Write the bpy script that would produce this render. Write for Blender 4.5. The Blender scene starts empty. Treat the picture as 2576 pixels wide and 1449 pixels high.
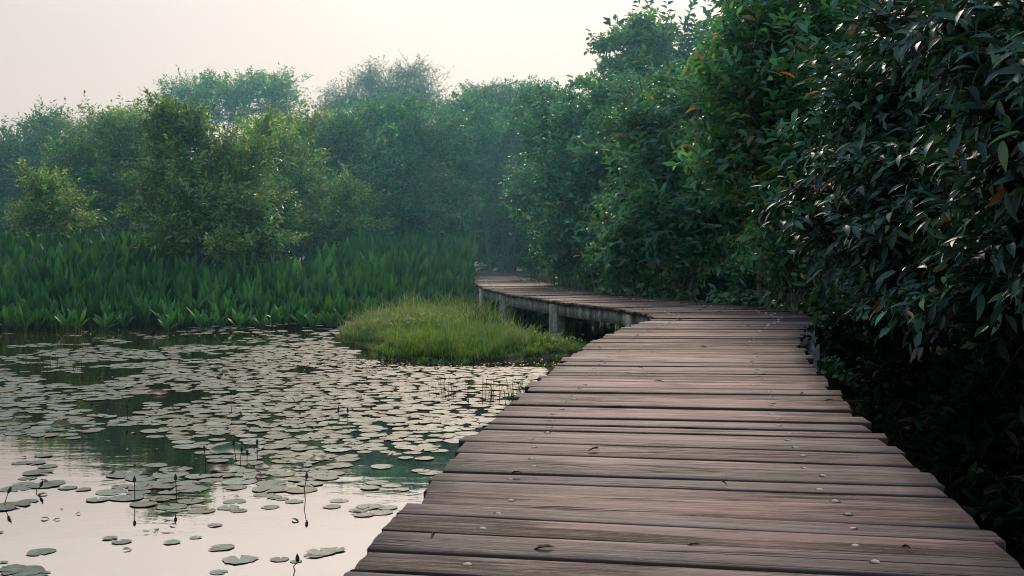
import bpy, math, random
import numpy as np

SEED = 7
rnd = random.Random(SEED)
C = bpy.context.scene.collection
sc = bpy.context.scene
F = 3000.0            # focal length in photo units (photo taken as 2576 wide)
YS = F / 1970.0       # depths below are written for a wider lens and stretched by this
EYE = 1.55            # eye above the water
HOR = 630.0           # horizon row
DECK = 0.68           # deck above the water


def at(x, y, Y):
    """world point at (unstretched) depth Y for photo position x, y"""
    Y = Y * YS
    return np.array([(x - 1288.0) * Y / F, Y, EYE - (y - HOR) * Y / F])


def ground(x, y, z=0.0):
    Y = F * (EYE - z) / (y - HOR)
    return np.array([(x - 1288.0) * Y / F, Y, z])


# ------------------------------------------------------------------ objects
def tag(o, label=None, cat=None, group=None, kind=None):
    if label: o['label'] = label
    if cat: o['category'] = cat
    if group: o['group'] = group
    if kind: o['kind'] = kind
    return o


def empty(name, loc=(0, 0, 0)):
    o = bpy.data.objects.new(name, None)
    o.location = loc
    o.empty_display_size = 0.2
    C.objects.link(o)
    return o


def link(name, me, mat, parent=None):
    o = bpy.data.objects.new(name, me)
    if mat is not None and not me.materials:
        me.materials.append(mat)
    C.objects.link(o)
    if parent is not None:
        o.parent = parent
        o.location = -np.array(parent.location)
    return o


def np_mesh(name, V, faces, colors=None, uv=None, smooth=False):
    """V (n,3); faces: list of (k, array (m,k)); colors (n,4) on points; uv (n,2) on points"""
    me = bpy.data.meshes.new(name)
    V = np.asarray(V, dtype=np.float32)
    me.vertices.add(len(V))
    me.vertices.foreach_set('co', V.ravel())
    idx = [np.asarray(f, dtype=np.int32) for f in faces if len(f)]
    loops = np.concatenate([f.ravel() for f in idx])
    tot = np.concatenate([np.full(len(f), f.shape[1], dtype=np.int32) for f in idx])
    start = np.concatenate([[0], np.cumsum(tot)[:-1]]).astype(np.int32)
    me.loops.add(len(loops))
    me.loops.foreach_set('vertex_index', loops)
    me.polygons.add(len(tot))
    me.polygons.foreach_set('loop_start', start)
    me.polygons.foreach_set('loop_total', tot)
    if smooth:
        me.polygons.foreach_set('use_smooth', np.ones(len(tot), dtype=bool))
    if colors is not None:
        a = me.attributes.new('tint', 'FLOAT_COLOR', 'POINT')
        a.data.foreach_set('color', np.asarray(colors, dtype=np.float32).ravel())
    if uv is not None:
        u = me.uv_layers.new(name='UVMap')
        u.data.foreach_set('uv', np.asarray(uv, dtype=np.float32)[loops].ravel())
    me.update(calc_edges=True)
    me.validate()
    return me


def nrm(a):
    return a / np.maximum(np.linalg.norm(a, axis=-1, keepdims=True), 1e-9)


class Bag:
    """collects pieces of geometry for one mesh"""
    def __init__(self):
        self.V, self.F3, self.F4, self.col, self.n = [], [], [], [], 0

    def add(self, V, f3=None, f4=None, col=None):
        V = np.asarray(V, dtype=np.float64).reshape(-1, 3)
        self.V.append(V)
        if f3 is not None and len(f3): self.F3.append(np.asarray(f3) + self.n)
        if f4 is not None and len(f4): self.F4.append(np.asarray(f4) + self.n)
        if col is not None:
            col = np.asarray(col, dtype=np.float64)
            if col.ndim == 1: col = np.tile(col, (len(V), 1))
            self.col.append(col)
        self.n += len(V)

    def mesh(self, name, smooth=False):
        fs = []
        if self.F3: fs.append(np.concatenate(self.F3))
        if self.F4: fs.append(np.concatenate(self.F4))
        return np_mesh(name, np.concatenate(self.V), fs, np.concatenate(self.col) if self.col else None, smooth=smooth)

    def tube(self, pts, rads, sides=6, col=None):
        pts = np.asarray(pts, float)
        n = len(pts)
        t = nrm(np.gradient(pts, axis=0))
        ref = np.array([0.31, 0.83, 0.2]) if abs(t[0][2]) > .6 else np.array([0, 0, 1.0])
        a = nrm(np.cross(t, ref)); b = np.cross(t, a)
        ang = np.linspace(0, 2 * np.pi, sides, endpoint=False)
        rads = np.asarray(rads, float).reshape(-1, 1, 1)
        V = pts[:, None] + rads * (np.cos(ang)[None, :, None] * a[:, None] + np.sin(ang)[None, :, None] * b[:, None])
        V = V.reshape(-1, 3)
        i = np.arange(n - 1)[:, None] * sides
        j = np.arange(sides)[None, :]
        k = (j + 1) % sides
        f = np.stack([i + j, i + k, i + sides + k, i + sides + j], -1).reshape(-1, 4)
        self.add(V, f4=f, col=col)

    def box(self, c, ax, ay, az, col=None):
        """centre and three half-axis vectors"""
        c, ax, ay, az = (np.asarray(v, float) for v in (c, ax, ay, az))
        V = [c + sx * ax + sy * ay + sz * az for sz in (-1, 1) for sy in (-1, 1) for sx in (-1, 1)]
        f = [(0, 2, 3, 1), (4, 5, 7, 6), (0, 1, 5, 4), (2, 6, 7, 3), (0, 4, 6, 2), (1, 3, 7, 5)]
        self.add(V, f4=f, col=col)


# ------------------------------------------------------------------ materials
def new_mat(name):
    m = bpy.data.materials.new(name)
    m.use_nodes = True
    nt = m.node_tree
    nt.nodes.clear()
    out = nt.nodes.new('ShaderNodeOutputMaterial')
    return m, nt, out


class N:
    def __init__(self, nt): self.nt = nt
    def __call__(self, typ, **kw):
        n = self.nt.nodes.new(typ)
        for k, v in kw.items():
            if k.startswith('in_'):
                key = k[3:]
                key = int(key) if key.isdigit() else key.replace('_', ' ')
                if hasattr(v, 'is_output') or isinstance(v, bpy.types.NodeSocket): self.nt.links.new(v, n.inputs[key])
                else: n.inputs[key].default_value = v
            else: setattr(n, k, v)
        return n
    def math(self, op, a, b=0.0, clamp=False):
        n = self.nt.nodes.new('ShaderNodeMath'); n.operation = op; n.use_clamp = clamp
        for i, v in enumerate((a, b)):
            if isinstance(v, bpy.types.NodeSocket): self.nt.links.new(v, n.inputs[i])
            else: n.inputs[i].default_value = v
        return n.outputs[0]
    def mix(self, f, a, b, mode='MIX'):
        n = self.nt.nodes.new('ShaderNodeMix'); n.data_type = 'RGBA'; n.blend_type = mode
        for s, v in ((n.inputs[0], f), (n.inputs[6], a), (n.inputs[7], b)):
            if isinstance(v, bpy.types.NodeSocket): self.nt.links.new(v, s)
            else: s.default_value = v if not isinstance(v, tuple) or len(v) == 4 else (*v, 1)
        return n.outputs[2]
    def ramp(self, fac, stops):
        n = self.nt.nodes.new('ShaderNodeValToRGB')
        cr = n.color_ramp
        while len(cr.elements) < len(stops): cr.elements.new(0.5)
        for e, (p, c) in zip(cr.elements, stops):
            e.position = p
            e.color = c if isinstance(c, tuple) and len(c) == 4 else ((*c, 1) if isinstance(c, tuple) else (c, c, c, 1))
        self.nt.links.new(fac, n.inputs[0])
        return n.outputs[0]
    def link(self, a, b): self.nt.links.new(a, b)


def leaf_mat(name, rough=.45, spec=.5, trans=.3, bright=1.9):
    m, nt, out = new_mat(name); n = N(nt)
    col = n('ShaderNodeAttribute', attribute_name='tint').outputs['Color']
    geo = n('ShaderNodeNewGeometry')
    noi = n('ShaderNodeTexNoise', in_Scale=9.0, in_Detail=2.0, in_Vector=geo.outputs['Position'])
    col2 = n.mix(n.ramp(noi.outputs['Fac'], [(.3, .65), (.7, 1.25)]), (0, 0, 0, 1), col)
    back = n.mix(geo.outputs['Backfacing'], col2, n.mix(.2, col2, (.14, .16, .13, 1)))
    p = n('ShaderNodeBsdfPrincipled', in_Base_Color=back, in_Roughness=rough)
    p.inputs['Specular IOR Level'].default_value = spec
    tcol = n.mix(1.0, col2, (bright * .95, bright * 1.1, bright * .35, 1), 'MULTIPLY')
    t = n('ShaderNodeBsdfTranslucent', in_Color=tcol)
    mx = n('ShaderNodeMixShader', in_0=trans)
    n.link(p.outputs[0], mx.inputs[1]); n.link(t.outputs[0], mx.inputs[2])
    n.link(mx.outputs[0], out.inputs[0])
    return m


def bark_mat(name, c1=(.05, .042, .035), c2=(.16, .14, .12)):
    m, nt, out = new_mat(name); n = N(nt)
    tc = n('ShaderNodeTexCoord')
    noi = n('ShaderNodeTexNoise', in_Scale=14.0, in_Detail=5.0, in_Vector=tc.outputs['Object'])
    col = n.ramp(noi.outputs['Fac'], [(.3, c1), (.7, c2)])
    p = n('ShaderNodeBsdfPrincipled', in_Base_Color=col, in_Roughness=.85)
    b = n('ShaderNodeBump', in_Strength=.5, in_Distance=.01, in_Height=noi.outputs['Fac'])
    n.link(b.outputs[0], p.inputs['Normal'])
    n.link(p.outputs[0], out.inputs[0])
    return m


def wood_mat():
    m, nt, out = new_mat('weathered_wood'); n = N(nt)
    uv = n('ShaderNodeUVMap', uv_map='UVMap').outputs[0]
    tint = n('ShaderNodeAttribute', attribute_name='tint')
    sep = n('ShaderNodeSeparateColor', in_0=tint.outputs['Color'])
    rand, endf, rand2 = sep.outputs[0], sep.outputs[1], sep.outputs[2]
    def nz(su, sv, detail=4.0, rough=.6, dist=0.0):
        mp = n('ShaderNodeMapping', in_Vector=uv); mp.inputs['Scale'].default_value = (su, sv, 1)
        t = n('ShaderNodeTexNoise', in_Vector=mp.outputs[0], in_Scale=1.0, in_Detail=detail, in_Roughness=rough, in_Distortion=dist)
        return t.outputs['Fac']
    broad = nz(1.1, 9, 4, .6, .6)
    grain = nz(3.0, 95, 5, .65, .3)
    fine = nz(9.0, 330, 3, .6)
    crackn = nz(.7, 15, 6, .68, 1.3)
    gouge = nz(.55, 6.5, 6, .72, 1.6)
    patch = nz(.9, 2.2, 3, .55)
    base = n.ramp(broad, [(.32, (.13, .062, .068)), (.45, (.255, .120, .130)), (.56, (.36, .185, .19)), (.70, (.51, .28, .277))])
    base = n.mix(n.ramp(grain, [(.38, .9), (.56, 0.0)]), base, (.06, .034, .038, 1))
    mg = nz(1.6, 34, 4, .6, .5)
    base = n.mix(n.ramp(mg, [(.40, .8), (.52, 0.0)]), base, (.075, .038, .042, 1))
    base = n.mix(n.ramp(fine, [(.35, .45), (.6, 0.0)]), base, (.05, .035, .035, 1))
    # shade painted into the colour: boards turn dark purple toward their ends
    end_shade = n.math('MULTIPLY', n.math('SUBTRACT', 1.0, endf), n.ramp(patch, [(.3, .35), (.65, 1.0)]))
    base = n.mix(n.math('MULTIPLY', end_shade, .95), base, n.mix(patch, (.075, .045, .062, 1), (.10, .095, .105, 1)))
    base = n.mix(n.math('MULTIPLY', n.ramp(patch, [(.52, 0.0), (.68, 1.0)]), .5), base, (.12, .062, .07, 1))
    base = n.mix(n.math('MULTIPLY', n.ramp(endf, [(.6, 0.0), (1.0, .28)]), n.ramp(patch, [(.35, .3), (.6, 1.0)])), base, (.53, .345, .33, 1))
    tone = n.math('ADD', .58, n.math('MULTIPLY', rand, .72))
    base = n.mix(1.0, base, n.ramp(rand2, [(0.0, (.86, .95, .98)), (.5, (1, 1, 1)), (1.0, (1.10, .96, .92))]), 'MULTIPLY')
    comb = n('ShaderNodeCombineColor'); 
    for i in range(3): n.link(tone, comb.inputs[i])
    base = n.mix(1.0, base, comb.outputs[0], 'MULTIPLY')
    line = n.ramp(n.math('ABSOLUTE', n.math('SUBTRACT', nz(.42, 6.0, 3, .5, .8), .5)), [(0.0, 1.0), (.03, 0.0)])
    line = n.math('MULTIPLY', line, n.ramp(nz(.8, 5.0, 2, .5), [(.5, 0.0), (.58, 1.0)]))
    gm = n.math('MULTIPLY', n.ramp(gouge, [(.46, 1.0), (.53, 0.0)]), n.ramp(nz(.7, 2.6, 3, .6), [(.47, 0.0), (.56, 1.0)]))
    gm = n.math('MULTIPLY', gm, n.ramp(rand2, [(.3, .15), (.6, 1.0)]))
    base = n.mix(n.math('MULTIPLY', gm, .5), base, (.10, .055, .035, 1))
    crack = n.math('MAXIMUM', line, n.math('MULTIPLY', gm, n.ramp(grain, [(.42, 1.0), (.56, .25)])))
    base = n.mix(n.ramp(tint.outputs['Alpha'], [(.90, 0.0), (.97, .35), (1.0, .96)]), base, (.05, .032, .034, 1))  # seam shade and dirt painted on plank edges and side faces
    base = n.mix(n.math('MULTIPLY', crack, .93), base, (.012, .008, .008, 1))
    mp = n('ShaderNodeMapping', in_Vector=uv); mp.inputs['Scale'].default_value = (1.7, 4.6, 1)
    vo = n('ShaderNodeTexVoronoi', in_Vector=mp.outputs[0], in_Scale=1.0)
    vs_ = n('ShaderNodeSeparateColor', in_0=vo.outputs['Color'])
    kn = n.math('MULTIPLY', n.ramp(vo.outputs['Distance'], [(.05, 1.0), (.14, .35), (.30, 0.0)]), n.ramp(vs_.outputs[0], [(.70, 0.0), (.76, 1.0)]))
    base = n.mix(n.math('MULTIPLY', kn, .9), base, (.035, .02, .018, 1))
    p = n('ShaderNodeBsdfPrincipled', in_Base_Color=base)
    n.link(n.ramp(grain, [(.3, .72), (.7, .5)]), p.inputs['Roughness'])
    p.inputs['Specular IOR Level'].default_value = .16
    h = n.math('ADD', n.math('MULTIPLY', grain, .5), n.math('MULTIPLY', fine, .22))
    h = n.math('ADD', h, n.math('MULTIPLY', broad, .7))
    h = n.math('SUBTRACT', h, n.math('MULTIPLY', crack, 1.6))
    b = n('ShaderNodeBump', in_Strength=.9, in_Distance=.010, in_Height=h)
    n.link(b.outputs[0], p.inputs['Normal'])
    n.link(p.outputs[0], out.inputs[0])
    return m


def concrete_mat():
    m, nt, out = new_mat('stained_concrete'); n = N(nt)
    tc = n('ShaderNodeTexCoord')
    mp = n('ShaderNodeMapping', in_Vector=tc.outputs['Object']); mp.inputs['Scale'].default_value = (7, 7, .5)
    st = n('ShaderNodeTexNoise', in_Vector=mp.outputs[0], in_Scale=1.0, in_Detail=4.0, in_Roughness=.6).outputs['Fac']
    no = n('ShaderNodeTexNoise', in_Vector=tc.outputs['Object'], in_Scale=18.0, in_Detail=5.0).outputs['Fac']
    col = n.ramp(st, [(.36, (.10, .10, .10)), (.5, (.2, .2, .19)), (.64, (.42, .42, .40))])
    col = n.mix(n.ramp(no, [(.35, .7), (.6, 0.0)]), col, (.04, .045, .04, 1))
    p = n('ShaderNodeBsdfPrincipled', in_Base_Color=col, in_Roughness=.85)
    b = n('ShaderNodeBump', in_Strength=.4, in_Distance=.01, in_Height=no)
    n.link(b.outputs[0], p.inputs['Normal']); n.link(p.outputs[0], out.inputs[0])
    return m


def plain_mat(name, col, rough=.5, spec=.5, metal=0.0, var=.25, scale=8.0):
    m, nt, out = new_mat(name); n = N(nt)
    tc = n('ShaderNodeTexCoord')
    no = n('ShaderNodeTexNoise', in_Vector=tc.outputs['Object'], in_Scale=scale, in_Detail=4.0).outputs['Fac']
    c = n.ramp(no, [(.3, tuple(v * (1 - var) for v in col)), (.7, tuple(v * (1 + var) for v in col))])
    p = n('ShaderNodeBsdfPrincipled', in_Base_Color=c, in_Roughness=rough, in_Metallic=metal)
    p.inputs['Specular IOR Level'].default_value = spec
    n.link(p.outputs[0], out.inputs[0])
    return m


def water_mat():
    m, nt, out = new_mat('pond_water'); n = N(nt)
    geo = n('ShaderNodeNewGeometry')
    mp = n('ShaderNodeMapping', in_Vector=geo.outputs['Position']); mp.inputs['Scale'].default_value = (1.0, 1.6, 1)
    n1 = n('ShaderNodeTexNoise', in_Vector=mp.outputs[0], in_Scale=2.2, in_Detail=3.0).outputs['Fac']
    n2 = n('ShaderNodeTexNoise', in_Vector=mp.outputs[0], in_Scale=14.0, in_Detail=2.0).outputs['Fac']
    h = n.math('ADD', n1, n.math('MULTIPLY', n2, .12))
    b = n('ShaderNodeBump', in_Strength=.045, in_Distance=.05, in_Height=h)
    lw = n('ShaderNodeLayerWeight', in_Blend=.5); n.link(b.outputs[0], lw.inputs['Normal'])
    fac = n.ramp(lw.outputs['Facing'], [(0.0, .1), (.45, .42), (.62, .80), (.77, .88), (.81, .80), (.87, .50), (1.0, .6)])
    d = n('ShaderNodeBsdfDiffuse', in_Color=(.02, .016, .011, 1))
    g = n('ShaderNodeBsdfGlossy', in_Color=(.88, .82, .80, 1), in_Roughness=.012)
    n.link(b.outputs[0], g.inputs['Normal'])
    mx = n('ShaderNodeMixShader', in_0=fac)
    n.link(d.outputs[0], mx.inputs[1]); n.link(g.outputs[0], mx.inputs[2]); n.link(mx.outputs[0], out.inputs[0])
    return m


def pad_mat():
    m, nt, out = new_mat('lily_pad_skin'); n = N(nt)
    col = n('ShaderNodeAttribute', attribute_name='tint').outputs['Color']
    oi = n('ShaderNodeObjectInfo').outputs['Random']
    geo = n('ShaderNodeNewGeometry')
    no = n('ShaderNodeTexNoise', in_Vector=geo.outputs['Position'], in_Scale=16.0, in_Detail=3.0).outputs['Fac']
    c = n.mix(1.0, col, n.ramp(oi, [(0, .8), (1, 1.2)]), 'MULTIPLY')
    c = n.mix(1.0, c, n.ramp(no, [(.3, .78), (.7, 1.15)]), 'MULTIPLY')
    p = n('ShaderNodeBsdfPrincipled', in_Base_Color=c, in_Roughness=.55)
    p.inputs['Specular IOR Level'].default_value = .42
    b = n('ShaderNodeBump', in_Strength=.35, in_Distance=.01, in_Height=no)
    n.link(b.outputs[0], p.inputs['Normal'])
    n.link(p.outputs[0], out.inputs[0])
    return m


def soil_mat():
    m, nt, out = new_mat('wet_soil'); n = N(nt)
    geo = n('ShaderNodeNewGeometry')
    a = n('ShaderNodeTexNoise', in_Vector=geo.outputs['Position'], in_Scale=2.5, in_Detail=6.0).outputs['Fac']
    f = n('ShaderNodeTexNoise', in_Vector=geo.outputs['Position'], in_Scale=30.0, in_Detail=4.0).outputs['Fac']
    c = n.ramp(a, [(.35, (.010, .009, .007)), (.55, (.022, .019, .013)), (.75, (.02, .03, .012))])
    c = n.mix(n.ramp(f, [(.45, 0.0), (.7, .5)]), c, (.05, .04, .028, 1))
    p = n('ShaderNodeBsdfPrincipled', in_Base_Color=c, in_Roughness=.9)
    b = n('ShaderNodeBump', in_Strength=.6, in_Distance=.03, in_Height=f)
    n.link(b.outputs[0], p.inputs['Normal']); n.link(p.outputs[0], out.inputs[0])
    return m


M_WOOD, M_CONC, M_WATER, M_PAD, M_SOIL = wood_mat(), concrete_mat(), water_mat(), pad_mat(), soil_mat()
M_LEAF = leaf_mat('shrub_leaf', .38, .7, .42)
M_GLOSS = leaf_mat('glossy_leaf', .44, .62, .14, 1.6)
M_SHADE = leaf_mat('shade_leaf', .8, .03, .03, 1.0)  # leaf without sheen for the near-black palette that paints deep shade
M_BED = leaf_mat('water_plant_leaf', .45, .4, .28, 1.7)
M_GRASS = leaf_mat('grass_blade', .6, .3, .4, 1.6)
M_BARK = bark_mat('dark_bark')
M_SHADEBARK = bark_mat('shaded_bark', (.008, .007, .006), (.022, .019, .017))  # near-black copy of the bark, deep shade put into its colour
M_PALE = bark_mat('pale_bark', (.09, .085, .08), (.26, .25, .23))
M_NAIL = plain_mat('worn_nail_metal', (.55, .45, .38), .75, .25, .0, .3, 60)
M_STAIN = plain_mat('iron_stain', (.06, .038, .036), .8, .2, 0, .4, 60)
M_RUST = plain_mat('dead_leaf_skin', (.16, .06, .025), .6, .4, 0, .4, 25)


# ------------------------------------------------------------------ leaves
# templates: (across, along, lift) for unit width and length
LO = (np.array([[0, 0, 0], [.5, .45, .16], [0, 1, -.10], [-.5, .45, .16]]), np.array([[0, 1, 2], [0, 2, 3]]), None)
MID = (np.array([[0, 0, 0], [.42, .28, .14], [.46, .62, .10], [0, 1, -.22], [-.46, .62, .10], [-.42, .28, .14], [0, .45, 0]]),
       np.array([[0, 1, 6], [6, 2, 3], [6, 3, 4], [0, 6, 5], [1, 2, 6], [6, 4, 5]]), None)
HI = (np.array([[0, -.08, 0], [0, .03, 0], [.26, .14, .10], [.46, .36, .12], [.44, .62, .06], [.22, .86, -.08], [0, 1.04, -.26],
                [-.22, .86, -.08], [-.44, .62, .06], [-.46, .36, .12], [-.26, .14, .10], [0, .36, .03], [0, .64, -.03], [0, .86, -.13]]),
      np.array([[1, 2, 11], [1, 11, 10], [5, 6, 13], [13, 6, 7]]),
      np.array([[2, 3, 11, 11], [3, 4, 12, 11], [4, 5, 13, 12], [13, 7, 8, 12], [12, 8, 9, 11]]))
HI = (HI[0], np.array([[1, 2, 11], [2, 3, 11], [1, 11, 10], [10, 11, 9], [5, 6, 13], [13, 6, 7]]),
      np.array([[3, 4, 12, 11], [4, 5, 13, 12], [13, 7, 8, 12], [12, 8, 9, 11]]))
HEART = (np.array([[0, .06, 0], [.22, -.04, .03], [.48, .14, .06], [.5, .42, .05], [.3, .76, -.03], [0, 1, -.14], [-.3, .76, -.03], [-.5, .42, .05],
                   [-.48, .14, .06], [-.22, -.04, .03], [0, .5, -.03]]),
         np.array([[10, i, i + 1] for i in range(0, 9)] + [[10, 9, 0]]), None)


def put_leaves(bag, T, P, D, Nn, L, W, col):
    """T template; P,D,Nn (n,3); L,W (n); col (n,3)"""
    t, f3, f4 = T
    D = nrm(D)
    S = nrm(np.cross(D, Nn)); U = np.cross(S, D)
    n, k = len(P), len(t)
    V = (P[:, None] + t[None, :, 0:1] * (S * W[:, None])[:, None] + t[None, :, 1:2] * (D * L[:, None])[:, None]
         + t[None, :, 2:3] * (U * (L * .6)[:, None])[:, None])
    off = (np.arange(n) * k)[:, None, None]
    a = (f3[None] + off).reshape(-1, 3) if f3 is not None else None
    b = (f4[None] + off).reshape(-1, 4) if f4 is not None else None
    c = np.concatenate([np.repeat(col, k, axis=0), np.ones((n * k, 1))], 1)
    bag.add(V.reshape(-1, 3), a, b, c)


GREEN = [((.038, .075, .040), 5), ((.030, .062, .042), 5), ((.055, .095, .035), 3), ((.085, .12, .035), 1.2), ((.045, .06, .045), 2), ((.16, .07, .035), .18), ((.22, .075, .04), .10)]
WARM = [((.070, .115, .030), 4), ((.10, .145, .032), 4), ((.14, .17, .04), 2.4), ((.045, .085, .035), 3), ((.17, .11, .045), .7), ((.22, .09, .045), .4)]
BLUE = [((.026, .078, .066), 5), ((.032, .090, .070), 5), ((.046, .102, .056), 3), ((.07, .10, .045), .8), ((.20, .08, .045), .13), ((.13, .09, .05), .3)]
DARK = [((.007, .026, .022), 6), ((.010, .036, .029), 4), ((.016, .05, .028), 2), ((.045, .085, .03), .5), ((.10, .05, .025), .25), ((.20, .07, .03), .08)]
FAR = [((.065, .115, .035), 4), ((.085, .14, .035), 3), ((.05, .09, .035), 3), ((.12, .17, .04), 1)]
DRY = [((.075, .075, .045), 4), ((.06, .07, .04), 3), ((.10, .085, .05), 2)]


LUM = 2.3


def pick(pal, n, R):
    c = np.array([p[0] for p in pal]) * LUM; w = np.array([p[1] for p in pal], float)
    return c[R.choice(len(c), n, p=w / w.sum())]


def crown(bag, twigs, lobes, L, W, pal, R, T=LO, per=9, slen=.65, lai=1.2, sprigs=.08, droop=.12, inner=.5, spread=.8, upb=.35, zmin=.1, bias=(0, 0, 0), core=.30, shoots=1.0):
    """leaf sprays through each lobe's volume; returns spray starts"""
    A = .55 * L * W
    starts = []
    for li, lb in enumerate(lobes):
        c, r = np.array(lb[:3]), np.array(lb[3:6])
        q = 1.6
        area = 4 * np.pi * (((r[0] * r[1]) ** q + (r[0] * r[2]) ** q + (r[1] * r[2]) ** q) / 3) ** (1 / q)
        dens = lb[6] if len(lb) > 6 else 1.0
        n = max(12, int(lai * dens * area / (per * A)))
        m = int(np.clip(17 * (r.mean() / .6) ** 1.1 * shoots, 9, 70))
        us = nrm(R.normal(size=(m, 3)) + np.array([0, 0, .25]) + np.array(bias) * .4)
        e = c + us * r * (R.uniform(.72, 1.12, (m, 1)) + (R.random((m, 1)) < .16) * R.uniform(.1, .4, (m, 1)))
        b_ = c + np.array([0, 0, -.5]) * r + R.normal(size=(m, 3)) * .22 * r
        sag = R.normal(0, .12, m) * r.mean() + .10 * r[2]
        # sprays along the shoots, denser to their tips, and a filling core
        k = R.randint(0, m, n)
        t = .22 + .84 * R.random(n) ** .62
        p = b_[k] + (e[k] - b_[k]) * t[:, None]
        p[:, 2] += sag[k] * 4 * t * (1 - t)
        p += R.normal(size=(n, 3)) * (r * .17)[None] * (1.15 - .55 * t)[:, None]
        u = us[k].copy()
        fill = R.random(n) < core
        uf = nrm(R.normal(size=(n, 3)))
        p[fill] = (c + uf * r * (R.random((n, 1)) ** .5 * .74))[fill]; u[fill] = uf[fill]
        sd_ = nrm(e - b_)[k]; sd_[fill] = uf[fill]
        spr = (R.random(n) < sprigs) & (t > .8) & ~fill
        keep = p[:, 2] > zmin
        p, u, sd_, spr, k = p[keep], u[keep], sd_[keep], spr[keep], k[keep]; n = len(p)
        if not n: continue
        d = nrm(sd_ * .7 + u * .25 + np.array([0, 0, upb]) + np.array(bias) + R.normal(size=(n, 3)) * .42)
        d[spr] = nrm(u[spr] * .45 + np.array([0, 0, .75]) + R.normal(size=(spr.sum(), 3)) * .3)
        ln = slen * R.uniform(.55, 1.3, n); ln[spr] *= R.uniform(1.3, 2.4, spr.sum())
        p0 = p - d * (ln * .5)[:, None]
        starts.append((p0, d, ln))
        tone = np.exp(R.normal(size=m) * .26)[k]
        if twigs is not None:
            tt = np.linspace(0, 1, 5)[:, None]
            for j in range(m):
                if e[j][2] < zmin: continue
                pts = b_[j] + (e[j] - b_[j]) * tt; pts[:, 2] += (sag[j] * 4 * tt * (1 - tt))[:, 0]
                pts[1:4] += R.normal(size=(3, 3)) * .03 * r.mean()
                w0 = .010 + .007 * r.mean()
                twigs.tube(pts, np.linspace(w0, w0 * .3, 5), 4)
        side = nrm(np.cross(d, nrm(R.normal(size=(n, 3)) * .6 + np.array([0, 0, 1.0]))))
        sb = tone * np.exp(R.normal(size=n) * .16)
        for i in range(per):
            t = (i + .5 + R.uniform(-.3, .3, n)) / per
            pos = p0 + d * (ln * t)[:, None]; pos[:, 2] -= droop * ln * t * t
            sg = (1 if i % 2 else -1)
            fw = .35 + .5 * t
            ld = nrm(d * fw[:, None] + side * (sg * spread) + R.normal(size=(n, 3)) * .28 - np.array([0, 0, droop * 1.5]))
            nn = nrm(np.array([0, 0, .9]) + u * .45 + R.normal(size=(n, 3)) * .45)
            sc_ = R.uniform(.65, 1.2, n)
            col = pick(pal, n, R) * (sb * np.exp(R.normal(size=n) * .16))[:, None]
            put_leaves(bag, T, pos, ld, nn, L * sc_, W * sc_, col)
        if twigs is not None:
            a = p0; b = p0 + d * ln[:, None]; b[:, 2] -= droop * ln
            mid = (a + b) / 2; mid[:, 2] += droop * ln * .2
            w = .0035 + .003 * ln
            s2 = np.cross(side, d)
            V = np.concatenate([a[:, None] + side[:, None] * w[:, None, None], a[:, None] - side[:, None] * w[:, None, None] * .5 + s2[:, None] * w[:, None, None],
                                mid[:, None] + side[:, None] * w[:, None, None] * .7, mid[:, None] - side[:, None] * w[:, None, None] * .35 + s2[:, None] * w[:, None, None] * .7, b[:, None]], 1)
            o = (np.arange(n) * 5)[:, None, None]
            twigs.add(V.reshape(-1, 3), f3=(np.array([[2, 3, 4]])[None] + o).reshape(-1, 3), f4=(np.array([[0, 1, 3, 2]])[None] + o).reshape(-1, 4))
    return starts


def curve(a, b, R, bend=.15, n=6):
    a, b = np.asarray(a, float), np.asarray(b, float)
    t = np.linspace(0, 1, n)[:, None]
    ln = np.linalg.norm(b - a)
    off = R.normal(size=3) * bend * ln
    off2 = R.normal(size=3) * bend * ln * .4
    return a + (b - a) * t + off * (t * (1 - t) * 2) + off2 * np.sin(t * 6.28) * .5


N_LEAF = [0]


def plant_tree(name, label, cat, base, lobes, L, W, pal, group=None, mat=None, T=LO, trunk_r=.07, stems=1, bark=None, seed=0, zg=0.0, limbs=3, **kw):
    R = np.random.RandomState(seed)
    root = empty(name, (float(base[0]), float(base[1]), float(zg)))
    tag(root, label, cat, group)
    lv, tw, tr = Bag(), Bag(), Bag()
    starts = crown(lv, tw, lobes, L, W, pal, R, T=T, **kw)
    b0 = np.array([base[0], base[1], zg - .15])
    allS = [(s[0], s[1]) for s in starts]
    for i, lb in enumerate(lobes):
        c = np.array(lb[:3])
        s = i % stems
        bb = b0 + np.array([math.cos(s * 2.4), math.sin(s * 2.4), 0]) * (.0 if stems == 1 else .28)
        e = c + np.array([0, 0, -.15 * lb[5]])
        pts = curve(bb, e, R, .10, 8)
        (tr if i < stems else tw).tube(pts, np.linspace(trunk_r * (1 if i < stems else .55), trunk_r * .25, 8), 7)
        if len(starts):
            pa = np.concatenate([q[0] for q in starts])
            dd = (((pa - c) / np.array(lb[3:6])) ** 2).sum(1); p0 = pa[dd < 1.3]
            if not len(p0): continue
            for k in R.choice(len(p0), min(limbs, len(p0)), replace=False):
                st = pts[R.randint(4, 8)]
                tw.tube(curve(st, p0[k], R, .12, 5), np.linspace(trunk_r * .28, .005, 5), 4)
    N_LEAF[0] += sum(len(a) for a in lv.F3)
    link('crown', lv.mesh('crown'), mat or M_LEAF, root)
    link('branches', tw.mesh('branches'), bark or M_BARK, root)
    link('trunk', tr.mesh('trunk', True), bark or M_BARK, root)
    return root


def lob(x, y, Y, rx, ry, rd, dens=1.0):
    """a lobe by photo position at depth Y; rx, ry in photo units, rd in metres of depth"""
    c = at(x, y, Y)
    return (c[0], c[1], c[2], rx * Y * YS / F, rd * 1.2, ry * Y * YS / F, dens)


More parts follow.
